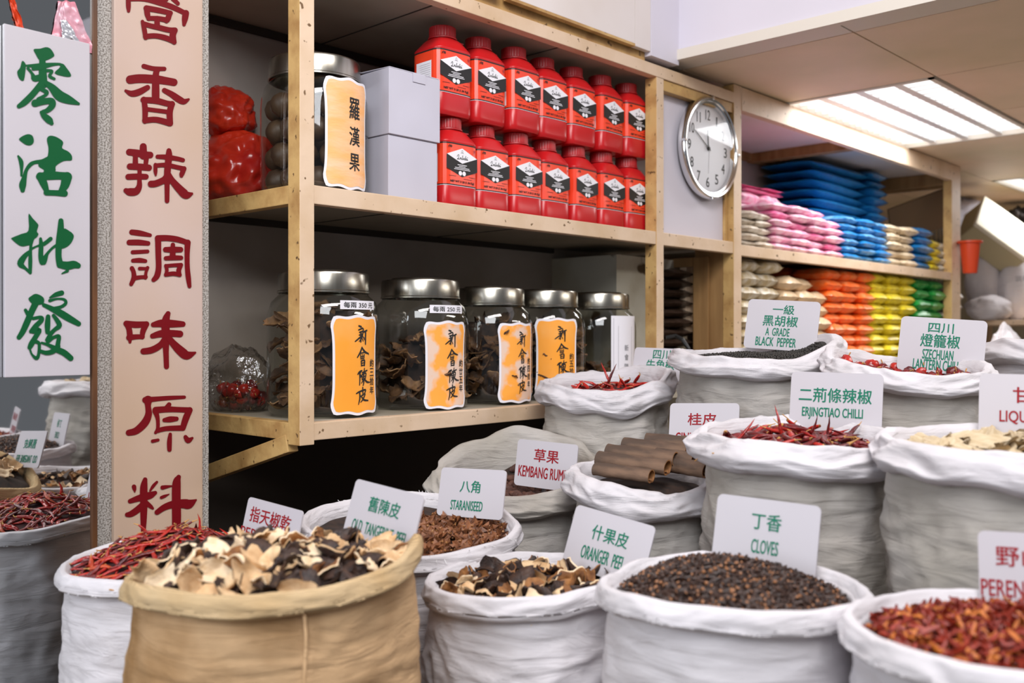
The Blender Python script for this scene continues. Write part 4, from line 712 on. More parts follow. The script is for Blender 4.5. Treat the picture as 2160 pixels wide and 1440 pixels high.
for (x, y) in spots(Ri, 2300, .0054, back=-.8, tries=12):
    r = R_.uniform(.0023, .0031); p = RV * x + FV * y + ZV * (h(x, y) + R_.uniform(0, .003)); mb.lathe([(.0003, r), (r * .8, r * .6), (r, -.1 * r), (r * .6, -.8 * r)], 6, p)
tag(link('peppercorns', mb.mesh('peppercorns', M['pepper'], angle=80), mx=Matrix.Translation(s['c'])), 'heap of black peppercorns in its white sack', 'peppercorns', kind='stuff')
# cinnamon rolls
def cinnamon(px, py, t, L, r, label, yaw, pitch=0., seed=0, turns=1.35):
    mb = MB(); nu, nv = 14, 44; out = []
    def f(u, v, o):
        s = (v - .5) * 2; a = s * PI * turns; rr = r * (1.0 - .42 * abs(s) ** 1.2) + o; sg = 1 if s >= 0 else -1
        x = (u - .5) * L; ce = .22 * r * s
        return Vector((x, math.sin(a) * rr * 1.0 + ce, -math.cos(a) * rr * .85 + .002 * nz(u * 6, v * 5, seed)))
    mb.grid(lambda u, v: f(u, v, 0), nu, nv, 0, flip=True); mb.grid(lambda u, v: f(u, v, -.0026), nu, nv, 1)
    k = nu * nv; rim = [i for i in range(nu)] + [j * nu + nu - 1 for j in range(1, nv)] + [(nv - 1) * nu + i for i in range(nu - 2, -1, -1)] + [j * nu for j in range(nv - 2, 0, -1)]
    for a, b in zip(rim, rim[1:] + rim[:1]): mb.f.append((a, b, b + k, a + k)); mb.m.append(1)
    mx = Matrix.Translation(P(px, py, t)) @ Matrix.Rotation(TH - PI / 2 + yaw, 4, 'Z') @ Matrix.Rotation(pitch, 4, 'Y') @ Matrix.Rotation(PI + .1 * seed, 4, 'X')
    tag(link('cinnamon_roll', mb.mesh('cinnamon_roll', [M['cinn'], M['cinn_in']], angle=70), mx=mx), label, 'cinnamon bark', 'cinnamon bark rolls')
cinnamon(1314, 998, 1.99, .128, .0185, 'front lowest cinnamon roll in the sack', -0.56, .05, 1)
cinnamon(1334, 978, 2.03, .160, .0215, 'cinnamon roll with an open end second from the front', -0.56, .05, 2)
cinnamon(1352, 960, 2.075, .158, .0195, 'middle cinnamon roll third from the front', -0.54, .05, 3)
cinnamon(1382, 945, 2.12, .150, .019, 'cinnamon roll fourth from the front', -0.53, .05, 4)
cinnamon(1440, 934, 2.16, .170, .019, 'rear cinnamon roll nearest the red lettered card', -0.44, .03, 5)
cinnamon(1424, 966, 2.06, .090, .020, 'cinnamon roll half behind the neighbouring rolled rim', -0.61, .05, 6)
cinnamon(1450, 986, 2.02, .090, .019, 'short cinnamon roll under the neighbouring rolled rim', -0.71, .05, 7)
h, Ri = heap_fn('H', .026, .02, .1, .1, .004, 1.8, 8); heap('H', 'cinnamon_heap', 'dark bark filling under the cinnamon rolls', 'heapdark', h, Ri)
# ------------------------------------------------------------------ plastic name cards
def card(label, TL, TR, BL, t, lines, col, yaw=35, lean=14, group='plastic name cards', stake=.05):
    ya, la = math.radians(yaw), math.radians(lean); n = ((RV * -math.sin(ya) - FV * math.cos(ya)) * math.cos(la) + ZV * math.sin(la)).normalized()
    p0 = P((TR[0] + BL[0]) / 2, (TR[1] + BL[1]) / 2, t); g = lambda px, py: onplane(px, py, p0, n)
    a, b, c = g(*TL), g(*TR), g(*BL); u = (b - a); w = u.length; u.normalize(); d = c - a; v = d - u * d.dot(u); hgt = v.length; v.normalize(); nn = u.cross(-v)
    o = a + u * w / 2 + v * hgt / 2; mx = Matrix(((u.x, -v.x, nn.x, o.x), (u.y, -v.y, nn.y, o.y), (u.z, -v.z, nn.z, o.z), (0, 0, 0, 1))); inv = mx.inverted()
    r = .085 * hgt; pts = []
    for cx, cy, a0 in ((w / 2 - r, hgt / 2 - r, 0), (-w / 2 + r, hgt / 2 - r, 90), (-w / 2 + r, -hgt / 2 + r, 180), (w / 2 - r, -hgt / 2 + r, 270)):
        for k in range(6): q = math.radians(a0 + k * 18); pts.append(Vector((cx + r * math.cos(q), cy + r * math.sin(q), 0)))
    mb = MB(); prism(mb, pts, Vector((0, 0, -1)), .003); me = mb.mesh('name_card', M['sign'], False)
    root = tag(link('name_card', me, mx=mx), label, 'name card', group)
    mb = MB()
    for (s, px, py, pw, ph, off) in lines:
        ce = inv @ g(px, py); ux = (inv @ g(px + 5, py)).x - (inv @ g(px - 5, py)).x; vy = abs((inv @ g(px, py + 5)).y - (inv @ g(px, py - 5)).y)
        put_text(mb, s, lambda x, y: Vector((ce.x + x, ce.y + y, .0007)), pw * ux / 10, ph * vy / 10, offset=off)
    link('lettering', mb.mesh('card_lettering', M[col], False), root, mx)
    if stake: link('stake', MB().box((-.006, -hgt / 2 - stake, -.0052), (.006, -hgt / 2 + .03, -.0033)).mesh('card_stake', M['stake'], False), root, mx)
    return root
C_, E_ = .014, .016
card('white card PERENNIAL in red letters behind the tangerine peel', (525, 1047), (640, 1078), (495, 1148), 1.86, [('指天椒乾', 570, 1094, 90, 34, C_), ('PERENNIAL', 562, 1134, 118, 22, E_)], 'red_text', 38, 12)
card('white card OLD TANGERINE PEEL in green letters', (752, 1009), (896, 1046), (726, 1128), 1.60, [('舊陳皮', 811, 1070, 70, 34, C_), ('OLD  TANGERINE  PEEL', 799, 1121, 124, 27, E_)], 'green_text', 40, 16)
card('white card STARANISEED in green letters', (932, 985), (1069, 992), (911, 1085), 2.0, [('八角', 992, 1026, 43, 26, C_), ('STARANISEED', 984, 1066, 68, 21, E_)], 'green_text', 30, 14)
card('white card KEMBANG RUMBU in red letters', (1093, 925), (1220, 938), (1085, 1022), 2.28, [('草果', 1153, 962, 53, 28, C_), ('KEMBANG RUMBU', 1149, 998, 114, 24, E_)], 'red_text', 32, 8, stake=.07)
card('white card ORANGER PEEL in green letters', (1217, 1063), (1384, 1111), (1181, 1187), 1.68, [('什果皮', 1287, 1131, 82, 34, C_), ('ORANGER  PEEL', 1271, 1175, 98, 30, E_)], 'green_text', 36, 16)
card('white card CLOVES in green letters', (1515, 1040), (1733, 1068), (1506, 1192), 1.475, [('丁香', 1617, 1101, 64, 36, C_), ('CLOVES', 1613, 1154, 58, 30, E_)], 'green_text', 34, 12)
card('white card CINNAMON in red letters behind the bark rolls', (1414, 850), (1560, 850), (1400, 952), 2.22, [('桂皮', 1481, 884, 61, 26, C_), ('CINNAMON', 1472, 924, 96, 24, E_)], 'red_text', 28, 14)
card('white card with green characters in the sack beside the jars', (1340, 732), (1466, 737), (1332, 806), 2.70, [('四川', 1396, 748, 37, 20, C_), ('牛角椒', 1393, 769, 60, 21, C_), ('SZECHUAN', 1392, 790, 58, 13, E_)], 'green_text', 28, 14)
card('white card A GRADE BLACK PEPPER in green letters', (1580, 630), (1732, 637), (1560, 732), 2.5, [('一級', 1653, 653, 46, 20, C_), ('黑胡椒', 1646, 677, 74, 23, C_), ('A  GRADE', 1640, 700, 51, 17, E_), ('BLACK  PEPPER', 1636, 721, 86, 19, E_)], 'green_text', 28, 12)
card('white card SZECHUAN LANTERN CHILLI in green letters', (1902, 666), (2084, 677), (1890, 779), 2.17, [('四川', 1985, 692, 54, 21, C_), ('燈籠椒', 1983, 719, 84, 28, C_), ('SZECHUAN', 1978, 748, 66, 21, E_), ('LANTERN CHILLI', 1976, 770, 103, 22, E_)], 'green_text', 28, 10)
card('white card ERJINGTIAO CHILLI in green letters', (1670, 783), (1864, 789), (1656, 906), 1.93, [('二荊條辣椒', 1761, 834, 154, 31, C_), ('ERJINGTIAO CHILLI', 1755, 873, 129, 26, E_)], 'green_text', 28, 10)
card('white card LIQUORICE in red letters at the right edge', (2066, 787), (2262, 792), (2055, 917), 1.62, [('甘草', 2182, 834, 92, 34, C_), ('LIQUORICE', 2178, 882, 142, 29, E_)], 'red_text', 28, 12)
card('white card PERENNIAL in large red letters at the bottom right', (2062, 1118), (2290, 1130), (2046, 1284), 1.24, [('野山椒', 2178, 1176, 158, 44, C_), ('PERENNIAL', 2152, 1243, 168, 36, E_)], 'red_text', 28, 12)
# ------------------------------------------------------------------ glass jars
def jar(label, pxc, yc, dia, hgt, zb, lab=None, lid_r=.80):
    d = ray(pxc, HZ); k = yc / d.y; c = Vector((d.x * k, yc, zb)); R = dia / 2; t = thing('glass_jar', label, 'jar', c, 'lidded glass jars'); mx = Matrix.Translation(c); H = hgt
    lr = R * lid_r; zt = H - .052
    mb = MB().lathe([(R * .2, .002), (R * .90, .002), (R * .97, .010), (R, .03), (R, zt * .5), (R, zt - .075), (R * .985, zt - .05), (R * .93, zt - .024), (lr * 1.01, zt - .008), (lr * .97, zt), (lr * .97, zt + .03)], 56)
    link('glass_body', mb.mesh('jar_glass', M['glass'], angle=180), t, mx)
    mb = MB().lathe([(lr * 1.0, zt - .002), (lr * 1.03, zt - .002), (lr * 1.03, zt + .002), (lr * 1.015, zt + .004), (lr * 1.015, zt + .042), (lr * .99, zt + .047), (lr * .78, zt + .048), (lr * .74, zt + .053), (lr * .3, zt + .056), (.0005, zt + .056)], 56)
    link('lid', mb.mesh('jar_lid', M['steel'], angle=30), t, mx)
    return t, c, R, mx
def curved_label(t, c, R, mx, ang, w, h, zc, m, border=True, wavy=True):
    """a paper wrapped on the jar: ang is the facing direction, measured from -Y towards +X"""
    def at(x, z, o): a = ang + x / (R + .001); r = R + .0008 + o; return Vector((math.sin(a) * r, -math.cos(a) * r, zc + z))
    def outline(u, v, k):
        q = abs(v); wv = (w / 2 - k) * ((.93 + .07 * (q * 1.25) ** 4 if q < .8 else 1.0 - .10 * ((q - .8) / .2) ** 2) if wavy else 1); x = u * wv
        hz = (h / 2 - k) * ((1 + .022 * math.cos(u * PI * 2) * 1 - .045 * abs(u) ** 6) if wavy else 1); return x, v * hz
    def sheet(k, o, mm, nm, par):
        mb = MB(); mb.grid(lambda u, v: at(*outline(u * 2 - 1, v * 2 - 1, k), o), 18, 30); return link(nm, mb.mesh(nm, mm, angle=180), par, mx)
    lb = sheet(0, 0, M['white_paper'] if border else m, 'label', t)
    if border: sheet(.0065, .0005, m, 'label_paper', lb)
    return at, lb
ink = lambda at, o=.0012: (lambda x0, z0: (lambda x, y: at(x0 + x, z0 + y, o)))
XH = {'xin': [(335,180,26,372,192,30), (330,238,22,402,212,24), (345,272,22,420,252,20), (268,405,18,330,362,24,385,325,22), (370,270,28,367,410,24), (340,312,20,402,300,20), (352,390,16,335,405,12), (400,370,14,412,400,16), (415,225,22,402,300,24,385,362,18), (408,272,22,485,245,26), (460,262,30,458,445,22)],
 'hui': [(390,490,20,360,560,28,305,638,18), (393,500,22,450,560,34,525,585,20), (362,578,18,432,568,18), (365,600,18,368,662,16), (432,598,20,428,652,18), (368,630,14,428,620,14), (398,595,14,398,655,14), (366,660,16,430,650,16), (375,690,22,378,762,18), (375,690,22,438,682,24,436,758,22), (378,724,16,432,716,16), (378,758,18,436,750,18)],
 'chen': [(312,884,18,345,850,28,385,835,26), (375,838,24,352,880,20,378,915,20,345,935,14), (345,860,24,350,940,22,345,1040,18), (440,800,16,424,900,26,425,1000,24,412,1050,18), (398,862,22,492,832,22), (390,892,18,392,962,18), (390,890,18,466,870,22,458,945,20), (394,926,14,456,912,14), (390,960,16,460,946,16), (420,962,20,378,1015,14), (440,960,22,490,1000,28,548,1008,18)],
 'pi': [(288,1165,18,340,1140,26,460,1115,26,438,1172,20), (345,1140,24,350,1230,26,325,1325,14), (405,1080,22,408,1150,22,410,1195,20), (350,1212,16,452,1172,20,410,1250,22,366,1292,14), (380,1212,18,430,1262,28,515,1275,20)]}
def brush(at, names, src, cx, cy, sc, x0, z0, mi=0, lbl=None, mm='black', o=.0012):
    mb = MB()
    for k in names:
        for poly, lay in glyph_polys(src[k]): pts = [at(x0 + (x - cx) / sc, z0 - (y - cy) / sc, o + .00005 * lay) for x, y in poly]; mb.add(pts, [tuple(range(len(pts)))])
    return mb
def jar_label(t, c, R, mx, ang, w, h, zc, m, side=None, sz=1.0, dx=.012):
    at, lb = curved_label(t, c, R, mx, ang, w, h, zc, m); sc = 1150 / (h * .80) / sz
    mb = brush(at, ('xin', 'hui', 'chen', 'pi'), XH, 400, 750, sc, dx, 0)
    if side:
        for k, ch in enumerate(side): put_text(mb, ch, ink(at)(dx + .034 * sz, .004 - .022 * k), .016, .019, offset=.02)
    link('lettering', mb.mesh('label_lettering', M['black'], False), lb, mx); return at, lb
def sticker(t, c, R, mx, ang, zc, text):
    def at(x, z, o): a = ang + x / R; r = R + .0008 + o; return Vector((math.sin(a) * r, -math.cos(a) * r, zc + z - .0))
    mb = MB(); mb.grid(lambda u, v: at((u - .5) * .105, (v - .5) * .021, 0), 14, 3); s = link('price_sticker', mb.mesh('price_sticker', M['white_paper'], angle=180), t, mx)
    mb = MB(); put_text(mb, text, lambda x, y: at(x, y, .0006), .088, .014, offset=.012); link('lettering', mb.mesh('sticker_lettering', M['black'], False), s, mx)
ap = [peel_mesh('jar_peel', s + 200, .062, .045, (.5, -.5, .6)[s % 3], (.4, .2, -.3)[s % 3], .003, (('jarpeel', 'jarpeel_l') if s % 3 else ('jarpeel_l', 'jarpeel'))) for s in range(6)]
def fill(c, R, ztop, n, lab, grp, name, cat, protos, k=(.75, 1.1), core=True):
    if core:
        mb = MB().lathe([(.001, .012), (R * .62, .012), (R * .66, ztop * .5), (R * .6, ztop - .02), (.001, ztop - .012)], 28); mb.v = [tuple(Vector(v) * (1 + .06 * nz(v[0] * 40, v[1] * 40, v[2] * 40))) for v in mb.v]
        tag(link('jar_filling', mb.mesh('jar_filling', M['heapdark'], angle=180), mx=Matrix.Translation(c)), 'dark filling behind the ' + lab, 'jar filling', kind='stuff')
    tc = math.atan2(-c.y, -c.x)
    for i in range(n):
        a = tc + R_.uniform(-1.75, 1.75); r = R * R_.uniform(.68, .82); z = .030 + (ztop - .03) * (i + R_.random()) / n
        if z > ztop - .03: r *= R_.uniform(.2, 1)
        o = bpy.data.objects.new(name, R_.choice(protos)); COL.objects.link(o)
        o.matrix_basis = Matrix.Translation(c + Vector((math.cos(a) * r, math.sin(a) * r, z))) @ Euler((R_.uniform(-.7, .7), R_.uniform(-.7, .7), R_.uniform(-PI, PI))).to_matrix().to_4x4() @ Matrix.Scale(R_.uniform(*k), 4); tag(o, lab, cat, grp)
JY = 1.975
J1 = jar('glass jar of aged peel behind the corner post on the lower shelf', 683, JY, .275, .353, ZLT, None)
fill(J1[1], .1375, .27, 62, 'aged peel in the jar behind the corner post', 'peel in the corner jar', 'aged_peel', 'dried peel', ap)
jar_label(*J1, math.radians(0), .142, .235, .125, M['orange_label'], '約三拾年'); sticker(*J1, math.radians(2), .268, '每兩 350 元')
J2 = jar('glass jar two thirds full, second from the corner post', 887, JY, .262, .348, ZLT)
fill(J2[1], .131, .19, 44, 'aged peel in the second jar from the post', 'peel in the second jar', 'aged_peel', 'dried peel', ap)
jar_label(*J2, math.radians(-8), .138, .228, .118, M['faded_label'], '約廿五年'); sticker(*J2, math.radians(-8), .264, '每兩 250 元')
J3 = jar('glass jar with a faded label, third from the corner post', 1033, JY, .25, .335, ZLT)
fill(J3[1], .125, .245, 56, 'aged peel in the third jar from the post', 'peel in the third jar', 'aged_peel', 'dried peel', ap)
jar_label(*J3, math.radians(-4), .138, .225, .118, M['faded_label'], '約四拾年', .97)
J4 = jar('glass jar with an orange label, fourth from the corner post', 1150, JY, .25, .335, ZLT)
fill(J4[1], .125, .235, 50, 'aged peel in the fourth jar from the post', 'peel in the fourth jar', 'aged_peel', 'dried peel', ap)
jar_label(*J4, math.radians(-31), .142, .235, .128, M['orange_label'], '約五拾年')
J5 = jar('nearly empty glass jar with a white printed label, by the peeling column', 1262, JY, .25, .335, ZLT)
fill(J5[1], .125, .10, 22, 'aged peel at the bottom of the white labelled jar', 'peel in the white labelled jar', 'aged_peel', 'dried peel', ap)
at, lb = curved_label(*J5, math.radians(-8), .110, .235, .140, M['white_paper'], border=False, wavy=False)
mb = MB()
for k, ch in enumerate('新會陳皮'): put_text(mb, ch, ink(at)(.004, .015 - .030 * k), .019, .020, offset=.012)
for x in (-.030, .030): mb.add([at(x, .085, .0012), at(x + .001, .085, .0012), at(x + .001, -.1, .0012), at(x, -.1, .0012)], [(0, 1, 2, 3)])
for x in (-.047, .046): mb.add([at(x, .11, .0012), at(x + .001, .11, .0012), at(x + .001, -.1, .0012), at(x, -.1, .0012)], [(0, 1, 2, 3)])
link('lettering', mb.mesh('label_lettering', M['grey_ink'], False), lb, J5[3])
J0 = jar('glass jar of monk fruit behind the corner post on the middle shelf', 664, 1.985, .262, .338, ZMT, lid_r=.84)
def fruit(s):
    mb = MB().lathe([(.0005, -.031), (.012, -.029), (.024, -.019), (.031, 0), (.026, .018), (.013, .029), (.0005, .031)], 20); mb.v = [tuple(Vector(v) * (1 + .05 * noise.noise(Vector(v) * 60 + Vector((s, 0, 0))))) for v in mb.v]; return mb.mesh('monk_fruit', M['fruit'], angle=180)
mf = [fruit(s) for s in range(3)]
i = 0
for lay in range(4):
    for k in range(9):
        a = 2 * PI * (k + .5 * (lay % 2)) / 9; r = .090; o = bpy.data.objects.new('monk_fruit', mf[(k + lay) % 3]); COL.objects.link(o); o.matrix_basis = Matrix.Translation(J0[1] + Vector((math.cos(a) * r, math.sin(a) * r, .036 + .060 * lay))) @ Euler((R_.uniform(0, 6), R_.uniform(0, 6), 0)).to_matrix().to_4x4()
        tag(o, 'round brown monk fruit in the jar on the middle shelf', 'dried fruit', 'monk fruits in the jar')
at, lb = curved_label(*J0, math.radians(3), .138, .262, .143, M['pale_label'])
mb = MB()
for k, (ch, z, hh) in enumerate((('羅', .062, .052), ('漢', -.004, .046), ('果', -.066, .042))): put_text(mb, ch, ink(at)(.016, z), .036, hh, offset=.016)
link('lettering', mb.mesh('label_lettering', M['black'], False), lb, J0[3])
# ------------------------------------------------------------------ white boxes, red bags, clear bag
def carton(a, b, label, flap):
    c = Vector(((a[0] + b[0]) / 2, (a[1] + b[1]) / 2, a[2])); t = thing('cardboard_box', label, 'box', c, 'white boxes on the middle shelf')
    link('box_body', MB().box(a, b).mesh('box_body', M['card'], False, bevel=.0012), t)
    mb = MB(); prism(mb, [Vector((a[0] + .002, a[1] + .001, b[2] + .0008)), Vector((b[0] - .002, a[1] + .001, b[2] + .0008)), Vector((b[0] - .002, b[1], b[2] + .006 * flap)), Vector((a[0] + .002, b[1], b[2] + .006 * flap))], Vector((0, 0, 1)), .0018)
    link('lid_flap', mb.mesh('box_flap', M['card'], False), t)
    x = a[0] + (b[0] - a[0]) * .45
    if flap: mb = MB(); mb.box((x, a[1] - .0022, b[2] - .022), (x + .042, a[1] - .0006, b[2] + .001)); link('tuck_tab', mb.mesh('tuck_tab', M['card'], False), t)
b0 = Xat(822, 1.85)
carton((b0, 1.855, ZMT), (Xat(922, 1.855), 1.97, ZMT + .160), 'lower white cardboard box on the middle shelf', 0)
carton((b0 - .002, 1.85, ZMT + .1625), (Xat(928, 1.85), 1.968, ZMT + .326), 'upper white cardboard box with a tuck tab', 1)
rb = thing('plastic_bag', 'large lower red plastic bag filling the shelf corner', 'plastic bag', (1.30, 2.10, ZMT), 'red plastic bags')
c = P(488, 335, 2.60); c.z = ZMT + .098; mb = MB(); crumple(mb, c, Vector((1, 0, 0)), Vector((0, 1, 0)), ZV, .105, .15, .112, 48, 2, .24, fr=1.05); mb.v = [(x, y, max(z, ZMT + .001)) for x, y, z in mb.v]; link('bag_body', mb.mesh('bag_body', M['redbag'], angle=50), rb)
rb = thing('plastic_bag', 'knotted red plastic bag sitting on the larger red bag', 'plastic bag', (1.30, 2.10, ZMT + .19), 'red plastic bags')
c2 = P(468, 246, 2.62); mb = MB(); crumple(mb, c2, Vector((1, 0, 0)), Vector((0, 1, 0)), ZV, .075, .10, .070, 44, 6, .24, fr=1.2); link('bag_body', mb.mesh('bag_body', M['redbag'], angle=50), rb)
mb = MB(); crumple(mb, c2 + Vector((-.012, .01, .078)), Vector((1, 0, 0)), Vector((0, 1, 0)), ZV, .024, .026, .034, 20, 9, .35); link('knot', mb.mesh('bag_knot', M['redbag'], angle=50), rb)
c = P(505, 800, 2.5); c.z = ZLT + .075
mb = MB(); crumple(mb, c, Vector((1, 0, 0)), Vector((0, 1, 0)), ZV, .070, .11, .088, 30, 4, .22); mb.v = [(x, y, max(z, ZLT + .001)) for x, y, z in mb.v]; cc = centre(mb)
pb = tag(link('clear_bag', mb.mesh('clear_bag', M['polybag'], angle=60), mx=Matrix.Translation(cc)), 'clear polythene bag of dark red pods in the lower shelf corner', 'plastic bag')
for k in range(46):
    o = bpy.data.objects.new('dried_pod', R_.choice(ln)); COL.objects.link(o); a = R_.uniform(0, 2 * PI); r = R_.uniform(0, 1) ** .5
    o.matrix_basis = Matrix.Translation(Vector((c.x + .05 * r * math.cos(a), c.y + .08 * r * math.sin(a), ZLT + .016 + R_.random() * .05))) @ Euler((R_.uniform(0, 6), R_.uniform(0, 6), 0)).to_matrix().to_4x4(); tag(o, 'dark red pod inside the clear polythene bag', 'dried pod', 'pods in the clear bag')
# ------------------------------------------------------------------ red jugs
JW, JD, JH = .0635, .056, .2445
def sq(r_, z, a, p=5.):
    return 0
def build_jug():
    t = thing('plastic_jug', 'x', 'jug', (0, 0, 0), 'red plastic spice jugs')
    def sect(hw, hd, n, a): c, s = math.cos(a), math.sin(a); k = (abs(c) ** n + abs(s) ** n) ** (-1 / n); return hw * c * k, hd * s * k
    prof = [(.3, .0, 6), (.93, .0, 6), (.985, .005, 6), (1, .014, 6), (1, .056, 6), (.985, .058, 6), (.985, .172, 6), (1, .174, 6), (1, .1765, 6), (.97, .1795, 6), (.66, .2045, 5), (.60, .2085, 3.5), (.55, .2105, 2.2), (.53, .2125, 2), (.52, .222, 2)]
    mb = MB(); n = 48; vs = []; fs = []
    for (k, z, e) in prof:
        for i in range(n):
            a = 2 * PI * (i + .5) / n; hw, hd = JW * k, (JD * k if k > .8 else JD * k + (JW - JD) * k * (.8 - k) / .3 if k > .52 else JW * k); x, y = sect(hw, hd, e, a); vs.append((x, y, z))
    for j in range(len(prof) - 1):
        for i in range(n): fs.append((j * n + i, j * n + (i + 1) % n, (j + 1) * n + (i + 1) % n, (j + 1) * n + i))
    mb.add(vs, fs); link('jug_body', mb.mesh('jug_body', M['jugred'], angle=40), t)
    mb = MB(); cp = [(.0345, .216), (.0355, .217), (.0355, .2425), (.034, .2445), (.0005, .2445)]; m_ = 72
    mb.lathe(cp, m_, shape=lambda r, z, a: ((r + (.0009 * (1 if int(a / (2 * PI) * m_ + .5) % 2 else 0) if .2165 < z < .243 else 0)) * math.cos(a), (r + (.0009 * (1 if int(a / (2 * PI) * m_ + .5) % 2 else 0) if .2165 < z < .243 else 0)) * math.sin(a)))
    cap = link('cap', mb.mesh('jug_cap', M['capred'], angle=30), t)
    mb = MB().lathe([(.0335, .2115), (.039, .2115), (.0395, .2135), (.039, .2155), (.0335, .2155)], 32); mb.box((.034, -.011, .2118), (.066, .011, .2148)); link('tear_ring', mb.mesh('tear_ring', M['capred'], angle=30, bevel=0), cap)
    # wrap-round printed label
    mb = MB()
    def band(z0, z1, o, mi):
        k0 = len(mb.v); v = []
        for z in (z0, z1):
            for i in range(n): a = 2 * PI * (i + .5) / n; x, y = sect(JW * .985 + o, JD * .985 + o, 6, a); v.append((x, y, z))
        mb.add(v, [(i, (i + 1) % n, n + (i + 1) % n, n + i) for i in range(n)], mi)
    band(.0585, .1715, .0006, 0); band(.0585, .0615, .0009, 1); band(.0575, .0585, .0009, 2); band(.1675, .1712, .0009, 1)
    F_ = JD * .985 + .0011
    def fp(pts, o, mi): mb.add([(x, -F_ - o, z) for x, z in pts], [tuple(range(len(pts)))], mi)
    fp([(-.0555, .139), (.0555, .137), (.0555, .101), (0, .0825), (-.0555, .103)], 0, 1); fp([(-.0545, .139), (0, .1185), (.054, .137), (0, .159)], .0004, 2)
    for z, w in ((.1145, .034), (.1105, .024), (.1065, .052), (.1025, .058)): fp([(-w / 2, z - .0008), (w / 2, z - .0008), (w / 2, z + .0008), (-w / 2, z + .0008)], .0004, 2)
    for x in (-.0068, .0068): fp([(x + .0062 * math.cos(a * PI / 8), .0925 + .0062 * math.sin(a * PI / 8)) for a in range(16)], .0004, 2)
    for z, w, x in ((.0835, .026, -.035), (.0845, .024, .036), (.078, .03, .02)): fp([(x - w / 2, z - .0005), (x + w / 2, z - .0005), (x + w / 2, z + .0005), (x - w / 2, z + .0005)], .0002, 1)
    put_text(mb, 'NET WT 3 LB (1.36 Kg)', lambda x, y: (x, -F_ - .0003, .0690 + y), .086, .0075, 1, .06)
    put_text(mb, '√90', lambda x, y: (-.043 + x, -F_ - .0003, .161 + y), .014, .0075, 1, .05)
    fp([(.045 + (.0058 if k % 2 == 0 else .0024) * math.sin(k * PI / 5), .156 + (.0058 if k % 2 == 0 else .0024) * math.cos(k * PI / 5)) for k in range(10)], .0002, 3)
    # script name and the small figure over it, drawn as pen strokes
    for st in ([(-26, 2, 2), (-20, 9, 2.2), (-17, 6, 2), (-22, -8, 2.4), (-25, -6, 1.6), (-14, -7, 2.2)], [(-6, -1, 1.8), (-11, -1, 2), (-11, -6, 2), (-6, -2, 1.8), (-5, -7, 2), (-1, -5, 1.4)], [(-1, -5, 1.4), (3, 8, 1.8), (1, 4, 1.8), (1, -6, 2.2), (5, -5, 1.4)],
               [(11, -1, 1.8), (6, -1, 2), (6, -6, 2), (11, -2, 1.8), (12, -7, 2), (15, -5, 1.4)], [(15, -5, 1.4), (18, 8, 1.8), (16, 3, 1.8), (16, -7, 2.2)], [(16, -3, 1.8), (20, 0, 1.8), (20, -7, 2), (23, -5, 1.4)], [(23, -5, 1.4), (25, -1, 1.8), (25, -7, 2), (28, -5, 1.4)], [(26, 3, 2.2), (27, 4, 2.2)]):
        for q_, poly in enumerate(stroke2d(st)): mb.add([(x * .00072, -F_ - .0007 - .00001 * q_, .1345 + y * .00072) for x, y in poly], [tuple(range(len(poly)))], 1)
    for st in ([(-4, 20, 1.6), (0, 24, 1.8), (4, 20, 1.6), (3, 14, 1.6), (0, 11, 1.6), (-3, 14, 1.6), (-4, 20, 1.6)], [(-8, 10, 1.6), (-3, 12, 1.4), (3, 12, 1.4), (8, 10, 1.6)]):
        for q_, poly in enumerate(stroke2d(st)): mb.add([(x * .0006, -F_ - .0007 - .00001 * q_, .1400 + y * .0006) for x, y in poly], [tuple(range(len(poly)))], 4)
    S_ = JW * .985 + .0011
    mb.add([(-S_, -.030, .067), (-S_, .032, .067), (-S_, .032, .142), (-S_, -.030, .142)], [(0, 3, 2, 1)], 2)
    for k in range(12): z = .072 + k * .0056; mb.add([(-S_ - .0003, -.026, z), (-S_ - .0003, .012 + .016 * R_.random(), z), (-S_ - .0003, .012, z + .001), (-S_ - .0003, -.026, z + .001)], [(0, 3, 2, 1)], 4)
    link('label', mb.mesh('jug_label', [M['label_red'], M['black'], M['white_ink'], M['capred'], M['grey_ink']], False), t)
    return t
JUG = build_jug(); kids(JUG)
ordn = ['first', 'second', 'third', 'fourth', 'fifth', 'sixth', 'seventh']
jx = [Xat(p, 1.85) for p in (968, 1040, 1116, 1184, 1246, 1299, 1350)]; jx = [jx[0] + (jx[-1] - jx[0]) * k / 6 for k in range(7)]
jl = [jx[0] + .012 + (jx[-1] - jx[0] - .012) * k / 6 for k in range(7)]
for row, (xs, zb) in enumerate(((jl, ZMT), (jx, ZMT + JH + .0005))):
    for k, x in enumerate(xs):
        o = JUG if (row == 0 and k == 0) else copy_tree(JUG); yy = 1.855 + JD + R_.uniform(-.006, .008)
        o.matrix_basis = Matrix.Translation((x, yy, zb)) @ Matrix.Rotation(R_.uniform(-.05, .05), 4, 'Z')
        o['label'] = 'red plastic spice jug, %s from the white boxes in the %s row' % (ordn[k], ('lower', 'upper')[row])
